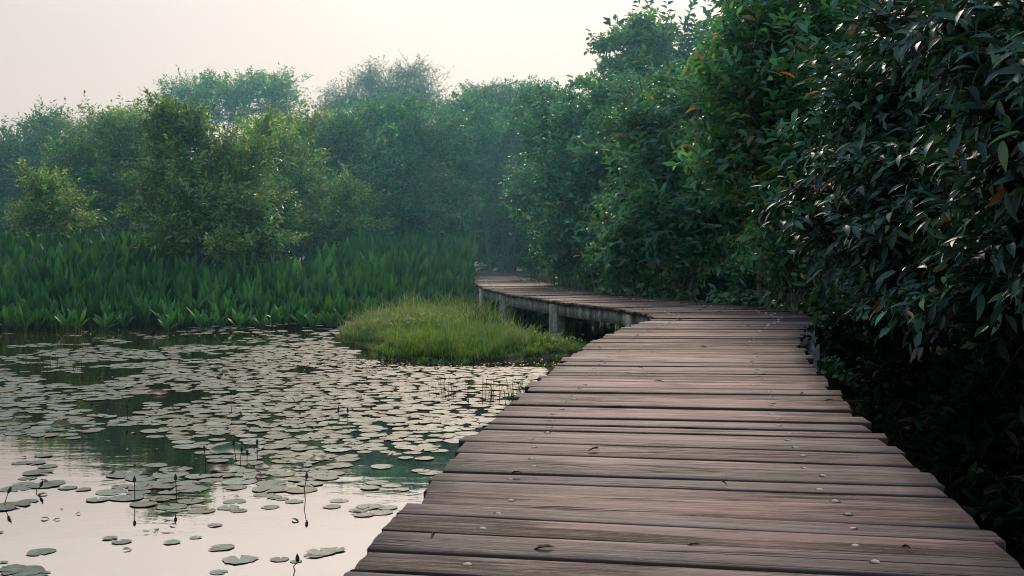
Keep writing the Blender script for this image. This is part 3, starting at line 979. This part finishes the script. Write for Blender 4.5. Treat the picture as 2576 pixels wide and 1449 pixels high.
M_STALK = plain_mat('dark_stalk', (.022, .022, .014), .55, .4, 0, .3, 20)


# ------------------------------------------------------------------ build
build_ground()
build_boardwalk()
build_grass()
build_bed()
build_pads()

GR, RD, DK = (.06, .10, .05), (.16, .06, .025), (.03, .022, .018)
curled_pad(575, 1138, 58, (GR, (.05, .085, .05)), 'broad dark green lily pad propped up out of the raft between bud stalks', 1, .8)
curled_pad(395, 992, 34, (RD, (.10, .05, .02)), 'rusty brown lily pad standing up amid the pale raft', 2, .7)
curled_pad(152, 1072, 30, (GR, (.22, .09, .03)), 'green lily pad with an orange turned-up tip', 3, 1.1)
curled_pad(551, 1184, 34, (DK, (.10, .04, .025)), 'dark red rolled lily pad at the front of the raft', 4, .6)
curled_pad(657, 1202, 20, (DK, (.11, .035, .03)), 'small maroon folded lily pad on its own near the bright water', 5, .8)
curled_pad(440, 1186, 24, (DK, (.03, .05, .03)), 'blackish curled lily pad edge at the front of the raft', 6, .6)
curled_pad(745, 1177, 28, (DK, (.06, .10, .055)), 'green folded lily pad tilted up close to the boardwalk side', 7, .8)
curled_pad(662, 1178, 26, (DK, (.09, .04, .025)), 'dull brown crumpled lily pad behind the small maroon one', 8, .5)
curled_pad(563, 940, 14, (GR, (.12, .14, .06)), 'small upright green lily pad far back in the raft', 9, 1.3)
curled_pad(802, 1158, 30, (GR, (.09, .11, .04)), 'yellowish green lily pad with a lifted rim', 10, .5)
curled_pad(1100, 1125, 18, (GR, (.10, .12, .06)), 'small raised green lily pad right beside the boardwalk', 12, .9)
for i, (px, py, top, lab) in enumerate([
        (340, 1262, 1205, 'dark lily bud on the outer of two upright stalks in the tree reflection'), (444, 1255, 1200, 'dark lily bud on the inner of two upright stalks in the tree reflection'),
        (770, 1258, 1195, 'lone dark lily bud on a tall stalk over bright water'), (590, 1170, 1112, 'lily bud stalk rising through the propped dark green pad'),
        (608, 1176, 1128, 'lily bud stalk just beyond the propped green pad'), (648, 1160, 1110, 'tall slim lily bud at the end of the stalk row'),
        (516, 1168, 1128, 'lily bud stalk ahead of the propped green pad'), (622, 1170, 1140, 'short bent lily bud with a dark head in the stalk row'),
        (750, 1436, 1410, 'small lily bud poking up in the nearest bright water'), (6, 1270, 1235, 'dark lily bud leaning at the very edge of the pond view'),
        (584, 1040, 985, 'lily bud stalk deep in the dense raft'), (321, 1055, 1022, 'short lily bud far out in the raft'), (875, 1070, 1032, 'lily bud stalk in the raft toward the boardwalk'), (850, 1062, 1030, 'thin lily stalk beside another in the raft toward the boardwalk'),
        (96, 1238, 1222, 'stubby dark lily bud by the outer pads')]):
    lily_bud(px, py, top, lab, i + 50, lean={6: .5, 96: .4}.get(px, rnd.uniform(-.06, .06)), budlen=.042 if py > 1100 else .05)

def debris():
    R = np.random.RandomState(61)
    b = Bag(); P = []
    for _ in range(900):
        q = R.random()
        if q < .6: x, y = R.normal(-.9, 1.3), R.normal(10.75, .35)
        elif q < .85: x, y = R.uniform(-9, -2), R.normal(14.4, .5)
        else: x, y = R.uniform(-5, -.5), R.uniform(4.0, 10)
        if float(mound(np.array(x), np.array(y * YS))) > .0: continue
        if x > np.interp(y * YS, DL[:, 1], DL[:, 0]) - .05: continue
        P.append((x, y * YS, .006))
    P = np.array(P); n = len(P)
    col = np.array([[.05, .04, .025], [.03, .028, .018], [.07, .09, .035], [.12, .09, .04]])[R.choice(4, n, p=[.4, .3, .2, .1])]
    D = R.normal(size=(n, 3)); D[:, 2] = R.normal(0, .05, n)
    put_leaves(b, MID, P, D, np.tile([0, 0, 1.], (n, 1)) + R.normal(size=(n, 3)) * .15, R.uniform(.03, .10, n), R.uniform(.012, .04, n), col)
    tag(link('floating_debris', b.mesh('floating_debris'), M_PAD), 'scattered dead leaf bits and scum floating on the pond', 'debris', kind='stuff')
debris()

# tufts of reeds and long grass
REED = [(.13, .085, .06), (.10, .085, .05), (.07, .09, .04)]
LONG = [(.10, .15, .06), (.13, .16, .08), (.07, .12, .04)]
tuft('reeds', 'reddish brown thin reeds standing in the water before the plant bed', 'reeds', ground(195, 872), 70, .50, .008, .25, REED, 1, .30)
tuft('reeds', 'sparse low reddish reeds in dark water nearer than the others', 'reeds', ground(130, 932), 45, .34, .007, .5, REED, 2, .24)
tuft('reeds', 'thin reeds at the far side of the pond beside the brown reeds', 'reeds', ground(40, 860), 40, .42, .008, .25, REED, 3, .25)
tuft('reeds', 'dark green rushes in the water hard against the boardwalk', 'reeds', ground(1285, 1012), 60, .34, .007, .4, [(.05, .07, .03), (.07, .06, .035)], 4, .18)
tuft('reeds', 'few wispy rushes among the lily pads near the grass islet', 'reeds', ground(1160, 1000), 26, .3, .006, .35, [(.06, .07, .04)], 5, .22)
p = ground(1215, 800, .15)
tuft('long_grass', 'clump of long arching pale grass between the islet and the boardwalk beam', 'grass clump', (-.52, 13.3 * YS, .08), 75, .85, .022, .9, LONG, 6, .16)
p = ground(1130, 790, .2)
tuft('long_grass', 'smaller arching grass clump at the top of the islet', 'grass clump', (-1.25, 14.9 * YS, .12), 60, .75, .018, .7, LONG, 7, .2)
p = ground(985, 775, .2)
tuft('long_grass', 'yellowish upright grass clump at the back of the islet by the plant bed', 'grass clump', (-2.2, 15.0 * YS, .06), 60, .7, .016, .5, [(.14, .17, .06), (.16, .14, .07)], 8, .2)
p = at(1420, 715, 20.5)
tuft('long_grass', 'tall strappy pale green grass on the far bank beyond the boardwalk', 'grass clump', (p[0], p[1], .3), 56, 1.35, .035, .35, [(.07, .12, .06), (.09, .14, .07)], 9, .22)
p = at(1345, 705, 22)
tuft('long_grass', 'lower strappy grass clump where the boardwalk enters the shade', 'grass clump', (p[0], p[1], .3), 44, .85, .035, .6, [(.05, .09, .05), (.06, .1, .05)], 10, .25)

# ---- left shrubs (depths 20 to 33 m)
SH = 'shrubs behind the pond'
gh = lambda x, y: float(height(x, y))
def shrub(name, label, px, Y, lobes, L=.17, W=.072, pal=GREEN, seed=0, cat='shrub', **kw):
    X, Y = at(px, 700, Y)[:2]
    return plant_tree(name, label, cat, (X, Y), lobes, L, W, pal, group=kw.pop('group', None), seed=seed, zg=gh(X, Y), **kw)

shrub('shrub', 'dark shrub with feathery sprigs at the far end of the thicket', 70, 40, [lob(40, 440, 40, 170, 120, 1.8), lob(150, 380, 40, 130, 75, 1.6), lob(-80, 430, 40, 130, 100, 1.8), lob(60, 540, 40, 170, 90, 1.6), lob(10, 375, 41, 90, 42, 1.2), lob(125, 318, 41, 80, 36, 1), lob(230, 500, 40, 110, 110, 1.5)],
      pal=GREEN, seed=1, L=.24, W=.10, stems=3, sprigs=.14, slen=.9)
shrub('shrub', 'tall green shrub with spiky shoots against the sky', 300, 38, [lob(310, 420, 38, 160, 130, 1.8), lob(370, 340, 38, 110, 70, 1.4), lob(260, 325, 38, 90, 50, 1.3), lob(310, 530, 38, 170, 90, 1.5), lob(330, 290, 39, 60, 28, .8)],
      pal=WARM, seed=2, L=.24, W=.10, stems=3, sprigs=.16, slen=.9)
shrub('bush', 'small light green bush catching the light low in front of the far shrub', 130, 22.5, [lob(115, 470, 22.5, 62, 55, .8), lob(150, 530, 22.2, 85, 55, .8), lob(90, 545, 22.3, 60, 40, .7)], pal=WARM, seed=3, stems=2, L=.14, W=.065, cat='bush', trunk_r=.03)
shrub('shrub', 'big golden green shrub with tall leafy shoots bulging forward over the water plants', 600, 20.8, [lob(450, 360, 21.3, 75, 85, .8, 1.2), lob(470, 300, 21.5, 60, 48, .7, 1.4), lob(400, 400, 21.6, 60, 100, .8), lob(410, 285, 21.6, 45, 42, .6, 1.3), lob(400, 520, 21.2, 80, 80, .9), lob(590, 530, 20.8, 125, 110, 1.5), lob(500, 480, 21.2, 110, 120, 1.5), lob(650, 580, 20.4, 90, 75, 1.1), lob(480, 580, 20.6, 100, 60, 1.1), lob(600, 400, 21.5, 95, 70, 1.2), lob(690, 520, 21, 60, 60, .9)],
      pal=[((.036, .07, .034), 4), ((.055, .09, .030), 4), ((.08, .11, .032), 3), ((.10, .115, .04), 1.5), ((.13, .08, .04), .5)], seed=4, stems=3, sprigs=.10, zmin=.5)
shrub('bush', 'tiny yellow green bush tucked under the golden shrub', 560, 19.6, [lob(560, 612, 19.4, 38, 28, .4), lob(590, 630, 19.5, 36, 20, .35)], pal=[((.11, .14, .04), 3), ((.14, .16, .05), 2), ((.07, .10, .035), 2)], seed=5, L=.10, W=.05, cat='bush', trunk_r=.02, zmin=.6)
shrub('shrub', 'yellow-topped shrub behind the golden one under the far feathery tree', 760, 28, [lob(760, 430, 28, 150, 120, 1.8), lob(850, 360, 28.5, 130, 75, 1.6), lob(640, 370, 28.5, 110, 65, 1.5), lob(790, 330, 29, 110, 45, 1.2), lob(760, 530, 27.5, 150, 80, 1.5), lob(700, 345, 29, 80, 45, 1.1)],
      pal=WARM, seed=6, L=.2, W=.085, stems=3, sprigs=.12, slen=.8)
shrub('shrub', 'bluish green shrub hanging over the back of the water plants by the path', 1000, 27, [lob(980, 440, 27, 150, 120, 1.8), lob(1060, 340, 27.5, 120, 85, 1.6), lob(900, 350, 27.5, 100, 70, 1.5), lob(1050, 520, 26.2, 85, 70, 1.2), lob(930, 545, 26.3, 110, 62, 1.3), lob(1000, 285, 28.5, 110, 40, 1.2)],
      pal=BLUE, seed=7, L=.2, W=.085, stems=3, sprigs=.1, slen=.8)
shrub('shrub', 'mid green shrub joining the light bush and the golden shrub', 250, 27, [lob(230, 430, 27, 120, 90, 1.4), lob(300, 500, 26.5, 110, 80, 1.3), lob(340, 380, 27.5, 80, 90, 1.2), lob(180, 390, 28, 70, 50, 1), lob(290, 330, 28, 55, 40, .9)],
      pal=GREEN, seed=24, stems=3, L=.19, W=.08, sprigs=.12)
shrub('shrub', 'light olive shrub wedged between golden shrub and bluish shrub', 760, 24.5, [lob(750, 470, 24.5, 90, 80, 1.2), lob(720, 390, 25, 70, 60, 1), lob(800, 550, 24, 80, 60, 1), lob(680, 330, 25.5, 60, 40, .8)],
      pal=WARM, seed=25, stems=3, L=.18, W=.075, sprigs=.12)
shrub('shrub', 'blue-grey shrub in the haze just before the path end', 1150, 30, [lob(1140, 400, 30, 90, 110, 1.3), lob(1110, 500, 29, 70, 60, 1), lob(1200, 330, 31, 80, 60, 1.1), lob(1180, 265, 31, 60, 35, .8)],
      pal=BLUE, seed=26, stems=3, L=.19, W=.08, sprigs=.12)
shrub('bush', 'low yellowish bush in the dimmer middle of the thicket', 880, 24.5, [lob(880, 505, 24.5, 62, 62, .9), lob(890, 565, 24.2, 78, 40, .8)], pal=WARM, seed=8, L=.11, W=.05, cat='bush', trunk_r=.03)
shrub('shrub', 'hazy dark shrub closing the view above the path end', 1270, 34, [lob(1230, 400, 35, 130, 130, 2), lob(1350, 350, 35, 130, 110, 2), lob(1160, 330, 34.5, 100, 85, 1.8), lob(1280, 280, 35, 120, 60, 1.6), lob(1400, 450, 34, 100, 130, 1.6), lob(1300, 520, 37, 140, 100, 1.6), lob(1220, 235, 36, 70, 25, .9, .6), lob(1340, 240, 36, 80, 35, 1, .8)],
      pal=BLUE, seed=9, stems=3, sprigs=.10, L=.15, W=.06)
shrub('shrub', 'deep shaded shrub behind the far bend of the boardwalk', 1180, 38, [lob(1200, 560, 38, 150, 120, 1.6), lob(1120, 520, 37, 120, 120, 1.6), lob(1330, 610, 38, 130, 90, 1.6)], pal=DARK, seed=10, stems=3, L=.16, W=.07)

# trees standing behind the shrubs against the sky
plant_tree('tree', 'flat-topped green tree with small leaves above the far thicket', 'tree', at(590, 400, 56)[:2], [lob(500, 235, 56, 92, 42, 2.2), lob(600, 230, 56, 80, 38, 2), lob(690, 225, 56, 72, 42, 2), lob(450, 265, 56, 70, 30, 1.6), lob(580, 280, 56.5, 110, 40, 2, .7), lob(700, 270, 56.5, 70, 40, 1.8, .8), lob(640, 205, 57, 50, 24, 1.2), lob(530, 205, 57, 40, 18, 1)],
           .27, .12, FAR, seed=11, zg=.5, trunk_r=.16, slen=.9, lai=.8, sprigs=.08)
plant_tree('tree', 'sparse feathery tree with wispy dry twigs against the sky', 'tree', at(960, 400, 58)[:2], [lob(980, 215, 58, 100, 58, 2.4, .6), lob(880, 245, 58, 80, 40, 2, .7), lob(1060, 220, 58, 70, 58, 2, .55), lob(930, 195, 58, 60, 35, 1.6, .55), lob(1000, 265, 58.5, 140, 38, 2.2, .7), lob(830, 265, 58, 55, 28, 1.5, .7), lob(1030, 180, 58.5, 60, 30, 1.4, .5)],
           .22, .085, DRY, seed=12, zg=.5, trunk_r=.14, slen=1.5, lai=.55, sprigs=.25, limbs=40)
plant_tree('tree', 'tree with large clustered oval leaves standing clear above the thicket', 'tree', at(1590, 400, 25)[:2], [lob(1600, 95, 25, 62, 40, .9, .8), lob(1530, 105, 25, 58, 16, .6, .8), lob(1660, 85, 25, 50, 34, .8, .7), lob(1610, 60, 25, 40, 18, .6, .6), lob(1560, 165, 25, 66, 26, .8, .7), lob(1640, 155, 25, 62, 38, .8, .8), lob(1540, 210, 25, 70, 30, .8), lob(1480, 205, 25, 40, 20, .5, .8), lob(1620, 230, 25, 90, 50, 1)],
           .20, .10, [((.045, .085, .035), 4), ((.065, .11, .035), 3), ((.09, .13, .04), 1)], seed=13, zg=.4, trunk_r=.11, T=MID, slen=.45, per=8, lai=1.7, sprigs=.02, upb=.6)
plant_tree('sapling', 'thin bare leaning sapling pale against the dark gap by the path end', 'tree', at(1243, 690, 29)[:2], [lob(1175, 480, 29, 30, 22, .5, .8)], .12, .05, BLUE, seed=14, zg=.5, trunk_r=.055, bark=M_PALE, limbs=4)

# ---- right side
shrub('shrub', 'leafy bluish shrub on the far bank beside the boardwalk bend', 1490, 19.5, [lob(1470, 560, 19.8, 110, 105, 1.2), lob(1430, 440, 20.5, 110, 110, 1.5), lob(1540, 420, 20, 130, 130, 1.5), lob(1400, 340, 22, 100, 85, 1.5), lob(1500, 300, 21, 120, 80, 1.5), lob(1420, 640, 20, 60, 50, .8), lob(1330, 480, 25, 60, 90, 1), lob(1580, 250, 21, 110, 60, 1.3), lob(1390, 270, 23, 80, 40, 1.0)],
      pal=BLUE, seed=15, stems=3, L=.19, W=.078, T=MID, trunk_r=.05, lai=1.45)
shrub('shrub', 'large leafy shrub with scattered orange leaves behind the boardwalk bend', 1680, 15.8, [lob(1620, 560, 15.6, 130, 110, 1.1), lob(1700, 440, 16, 170, 150, 1.4), lob(1560, 640, 15.8, 85, 75, .7), lob(1720, 620, 15.2, 120, 100, .9), lob(1650, 320, 16.5, 140, 110, 1.4), lob(1775, 270, 16.5, 140, 110, 1.5), lob(1820, 520, 15, 110, 150, 1.2), lob(1810, 150, 17, 70, 60, 1.1)],
      pal=BLUE + [((.055, .09, .04), 2)], seed=16, stems=4, L=.20, W=.082, T=MID, trunk_r=.045, lai=1.5)
shrub('tree', 'tall shady tree with drooping leaves rising past the top of the view', 1960, 12.8, [lob(1900, 330, 12.8, 160, 150, 1.3), lob(1960, 160, 13, 200, 150, 1.5), lob(1880, 110, 13.5, 90, 100, 1.2, .8), lob(2100, 60, 13, 200, 160, 1.6), lob(2030, 430, 12.2, 150, 170, 1.2), lob(1900, -40, 14, 110, 90, 1.3, .7), lob(2200, 250, 12, 200, 200, 1.5), lob(1960, 560, 12.6, 90, 90, .8, .7)],
      pal=BLUE + [((.12, .07, .03), .35), ((.05, .09, .04), 2)], seed=17, cat='tree', stems=3, L=.22, W=.09, T=MID, trunk_r=.045, lai=1.35, bark=M_BARK)
shrub('shrub', 'shaded shrub with bare leaning stems low behind the vines', 2090, 11.5, [lob(2090, 620, 11.6, 130, 110, .9), lob(2230, 520, 11, 150, 170, 1.1), lob(2200, 700, 10.5, 150, 100, .9), lob(2000, 690, 12, 90, 80, .7, .7)],
      pal=DARK + [((.03, .06, .045), 4)], seed=18, stems=4, L=.16, W=.07, T=MID, trunk_r=.045, bark=M_PALE)
shrub('bush', 'low leafy bush filling in behind the vines past the boardwalk bend', 1860, 17, [lob(1850, 690, 17, 120, 60, .8), lob(1950, 640, 17.5, 130, 90, 1), lob(1760, 700, 17, 90, 45, .6), lob(2050, 700, 16, 120, 70, .8)],
      pal=DARK, seed=22, cat='bush', stems=3, L=.2, W=.085, T=MID, trunk_r=.03, lai=1.2)
shrub('bush', 'dim bush at the foot of the bluish shrub beside the strappy grass', 1570, 20, [lob(1570, 690, 20, 90, 40, .8), lob(1490, 680, 21, 80, 40, .7), lob(1640, 690, 19, 80, 45, .7)],
      pal=BLUE, seed=23, cat='bush', stems=2, L=.2, W=.085, T=MID, trunk_r=.03, lai=1.2)
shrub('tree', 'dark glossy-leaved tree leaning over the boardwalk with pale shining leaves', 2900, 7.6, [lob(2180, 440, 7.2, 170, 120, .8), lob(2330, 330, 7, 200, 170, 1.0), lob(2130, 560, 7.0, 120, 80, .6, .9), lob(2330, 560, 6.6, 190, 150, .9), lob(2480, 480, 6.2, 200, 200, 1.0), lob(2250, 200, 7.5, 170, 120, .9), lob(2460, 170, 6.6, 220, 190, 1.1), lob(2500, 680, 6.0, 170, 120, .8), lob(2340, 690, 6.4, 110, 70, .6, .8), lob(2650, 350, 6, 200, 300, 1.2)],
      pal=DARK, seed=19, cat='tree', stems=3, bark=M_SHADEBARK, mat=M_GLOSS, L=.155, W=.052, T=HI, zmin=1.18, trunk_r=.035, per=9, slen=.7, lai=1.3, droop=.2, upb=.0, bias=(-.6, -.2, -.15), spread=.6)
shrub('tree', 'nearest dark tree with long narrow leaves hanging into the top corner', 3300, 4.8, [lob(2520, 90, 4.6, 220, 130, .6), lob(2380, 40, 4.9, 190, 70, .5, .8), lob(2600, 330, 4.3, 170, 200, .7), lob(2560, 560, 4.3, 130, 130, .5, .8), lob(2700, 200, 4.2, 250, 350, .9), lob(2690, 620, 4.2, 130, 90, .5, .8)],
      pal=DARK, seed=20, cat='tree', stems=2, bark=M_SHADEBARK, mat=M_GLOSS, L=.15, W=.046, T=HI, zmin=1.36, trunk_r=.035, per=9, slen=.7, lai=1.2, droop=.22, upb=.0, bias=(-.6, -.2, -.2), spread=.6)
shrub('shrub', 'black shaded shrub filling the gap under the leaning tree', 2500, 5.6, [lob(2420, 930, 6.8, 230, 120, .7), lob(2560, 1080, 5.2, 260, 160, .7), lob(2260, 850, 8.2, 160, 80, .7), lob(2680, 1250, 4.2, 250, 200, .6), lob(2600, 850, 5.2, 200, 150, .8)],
      pal=[((.0012, .003, .0026), 5), ((.002, .0045, .003), 3), ((.006, .012, .005), .4)], mat=M_SHADE, bark=M_SHADEBARK, seed=21, stems=3, L=.17, W=.07, T=MID, trunk_r=.03, lai=1.3)  # leaf colours near black: the darkness under the tree is painted in

# vines with round leaves along the walk's outer edge
def creeper():
    R = np.random.RandomState(77)
    b = Bag()
    for (x, y, rx, ry, rz, z, n) in [(4.6, 10.4, .7, .9, .42, .3, 1500), (3.9, 13.3, .9, .8, .5, .35, 1900), (5.0, 11.7, .9, 1.0, .5, .35, 1500), (2.9, 14.9, .8, .8, .45, .35, 1500), (4.2, 8.8, .6, .9, .35, .1, 900), (2.2, 16.9, .6, 1.0, .4, .35, 900)]:
        u = nrm(R.normal(size=(n, 3))); u[:, 2] = np.abs(u[:, 2])
        r = 1 - .3 * R.random((n, 1)) + .15 * np.sin(u @ R.normal(size=(3, 1)) * 5)
        P = np.array([x, y * YS, z]) + u * r * np.array([rx, ry * YS, rz])
        col = np.array([[.030, .085, .035], [.045, .11, .035], [.022, .06, .035], [.085, .14, .035]])[R.choice(4, n, p=[.4, .25, .27, .08])] * R.uniform(.6, 1.2, (n, 1))
        s = R.uniform(.05, .115, n)
        put_leaves(b, HEART, P, R.normal(size=(n, 3)) * .7 + u * .4 + [0, -.2, -.4], u + R.normal(size=(n, 3)) * .4 + [0, -.3, .5], s, s * 1.05, col)
    tag(link('creeper_leaves', b.mesh('creeper_leaves'), M_GLOSS), 'creeping vine with rounded heart-shaped leaves along the outer boardwalk edge', 'creeper', kind='stuff')
creeper()

# woods behind everything
def far_wood():
    R = np.random.RandomState(90)
    b = Bag()
    lobes = [lob(x, 520 + R.uniform(-20, 30), 52, 190, 150 + R.uniform(-20, 20), 3) for x in range(-300, 1500, 150)] + [lob(x, 300, 27, 240, 330, 2.5) for x in range(1750, 2900, 260)] + [lob(x, 590, 27, 170, 110, 1.5) for x in range(1450, 2900, 190)] + [lob(x, 600, 31, 110, 70, 1.5) for x in range(-100, 1150, 150)]
    crown(b, None, lobes, .36, .18, DARK + [((.03, .055, .03), 3)], R, per=9, slen=1.0, lai=2.4, core=.8, shoots=1.6)
    tag(link('distant_wood', b.mesh('distant_wood'), M_LEAF), 'dim wood filling the distance behind the shrubs', 'wood', kind='stuff')
far_wood()

# fallen leaves on the deck
for i, (px, py, lab) in enumerate([(1405, 733, 'curled brown fallen leaf on the far stretch of the boardwalk'), (1382, 731, 'small dry leaf close to the larger one on the far deck')]):
    g = ground(px, py, DECK + .02); b = Bag()
    put_leaves(b, HI, np.array([[0, 0, 0.0]]), np.array([[1., .3, .1]]), np.array([[0, .4, 1.]]), np.array([.2 - .06 * i]), np.array([.1]), np.array([[.2, .08, .04]]))
    o = link('fallen_leaf', b.mesh('fallen_leaf'), M_LEAF); o.location = g
    tag(o, lab, 'leaf', 'fallen leaves on the deck')

def litter():
    R = np.random.RandomState(8)
    b = Bag(); P = []
    for _ in range(60):
        s_ = R.uniform(2.5, 30); l, r = edge(s_); t = R.beta(.7, .7); q = l + (r - l) * (.03 + .94 * t)
        P.append((q[0], q[1], DECK + .013))
    P = np.array(P); n = len(P)
    D = R.normal(size=(n, 3)); D[:, 2] = 0
    w = np.where(R.random(n) < .5, .006, .025)
    put_leaves(b, MID, P, D, np.tile([0, 0, 1.], (n, 1)) + R.normal(size=(n, 3)) * .2, R.uniform(.04, .09, n), w, np.array([[.10, .06, .03], [.05, .035, .025], [.16, .11, .06]])[R.randint(0, 3, n)])
    tag(link('leaf_litter', b.mesh('leaf_litter'), M_RUST2), 'few dry leaf scraps and twigs scattered over the boardwalk planks', 'leaf litter', kind='stuff')
M_RUST2 = leaf_mat('litter_leaf', .8, .2, .0, 1)
litter()

# ------------------------------------------------------------------ haze
b = Bag(); b.box((0, 98, 15), (120, 0, 0), (0, 82, 0), (0, 0, 16.9))
mh, nt, out = new_mat('haze_air'); n = N(nt)
vs = n('ShaderNodeVolumeScatter', in_Color=(.31, .82, 1.0, 1), in_Density=.0032, in_Anisotropy=.5)
n.link(vs.outputs[0], out.inputs['Volume'])
tag(link('haze', b.mesh('haze'), mh), 'thin bluish morning haze hanging in the air', kind='stuff')

b = Bag()
th = np.linspace(0, np.pi, 17)[:, None]; fi = np.linspace(0, 2 * np.pi, 33)[None, :-1]
V = np.stack([np.sin(th) * np.cos(fi) * 10 + 3.2, np.sin(th) * np.sin(fi) * 15 + 33, np.cos(th) * np.ones_like(fi) * 6.5 + 3.0], -1).reshape(-1, 3)
i = np.arange(16)[:, None] * 32; j = np.arange(32)[None]; k = (j + 1) % 32
b.add(V, f4=np.stack([i + j, i + 32 + j, i + 32 + k, i + k], -1).reshape(-1, 4))
mm, nt, out = new_mat('mist_air'); n = N(nt)
vs = n('ShaderNodeVolumeScatter', in_Color=(.30, .82, 1.0, 1), in_Density=.0018, in_Anisotropy=.5)
n.link(vs.outputs[0], out.inputs['Volume'])
tag(link('mist', b.mesh('mist'), mm), 'thicker blue-green mist lying over the boardwalk bend', kind='stuff')

# ------------------------------------------------------------------ light
EL, AZ = math.radians(30), math.radians(3)      # sun ahead, behind the trees
sd = np.array([math.sin(AZ) * math.cos(EL), math.cos(AZ) * math.cos(EL), math.sin(EL)])
w = bpy.data.worlds.new('World'); sc.world = w; w.use_nodes = True
nt = w.node_tree; nt.nodes.clear(); n = N(nt)
out = nt.nodes.new('ShaderNodeOutputWorld')
sky = n('ShaderNodeTexSky', sky_type='NISHITA', sun_disc=False, sun_elevation=EL, sun_rotation=AZ, dust_density=4.0)
bg1 = n('ShaderNodeBackground', in_Color=sky.outputs[0], in_Strength=.08)
tc = n('ShaderNodeTexCoord')
dot = n('ShaderNodeVectorMath', operation='DOT_PRODUCT', in_0=tc.outputs['Generated']); dot.inputs[1].default_value = tuple(sd)
glow = n.ramp(dot.outputs['Value'], [(.0, (.52, .56, .58)), (.70, (.595, .56, .57)), (.86, (.785, .75, .735)), (.95, (.94, .925, .905)), (1.0, (1.04, 1.01, .97))])
sep = n('ShaderNodeSeparateXYZ', in_0=tc.outputs['Generated'])
hi = n.ramp(sep.outputs[2], [(.34, 0.0), (.75, 1.0)])
col = n.mix(hi, glow, (.40, .67, .78, 1))
cm = n('ShaderNodeMapping', in_Vector=tc.outputs['Generated']); cm.inputs['Scale'].default_value = (1.6, 1.6, 7)
cn = n('ShaderNodeTexNoise', in_Vector=cm.outputs[0], in_Scale=1.4, in_Detail=4.0, in_Roughness=.5)
col = n.mix(1.0, col, n.ramp(cn.outputs['Fac'], [(.3, (.955, .95, .955)), (.7, (1.03, 1.03, 1.03))]), 'MULTIPLY')
bg2 = n('ShaderNodeBackground', in_Color=col, in_Strength=1.0)
mx = n('ShaderNodeMixShader', in_0=.9)
n.link(bg1.outputs[0], mx.inputs[1]); n.link(bg2.outputs[0], mx.inputs[2]); n.link(mx.outputs[0], out.inputs[0])

from mathutils import Vector
L = bpy.data.lights.new('sun', 'SUN'); L.energy = 2.1; L.angle = math.radians(14); L.color = (1, .86, .70)
lo = bpy.data.objects.new('sun', L); C.objects.link(lo)
lo.rotation_euler = Vector(tuple(-sd)).to_track_quat('-Z', 'Y').to_euler()

# ------------------------------------------------------------------ camera
cam = bpy.data.cameras.new('camera'); co = bpy.data.objects.new('camera', cam); C.objects.link(co)
co.location = (0, 0, EYE); co.rotation_euler = (math.radians(90), 0, 0)
cam.sensor_width = 36; cam.lens = 36 * F / 2576
cam.shift_y = -(724.5 - HOR) / 2576
cam.clip_start = .05; cam.clip_end = 2000
sc.camera = co
sc.view_settings.view_transform = 'Standard'; sc.view_settings.look = 'None'; sc.view_settings.exposure = 0; sc.view_settings.gamma = 1
cy = sc.cycles
cy.use_denoising = True
sc.cycles.filter_width = 1.1
cy.max_bounces = 6; cy.diffuse_bounces = 3; cy.glossy_bounces = 3; cy.transmission_bounces = 3; cy.volume_bounces = 0; cy.transparent_max_bounces = 4
cy.caustics_reflective = False; cy.caustics_refractive = False
print('leaf faces', N_LEAF)
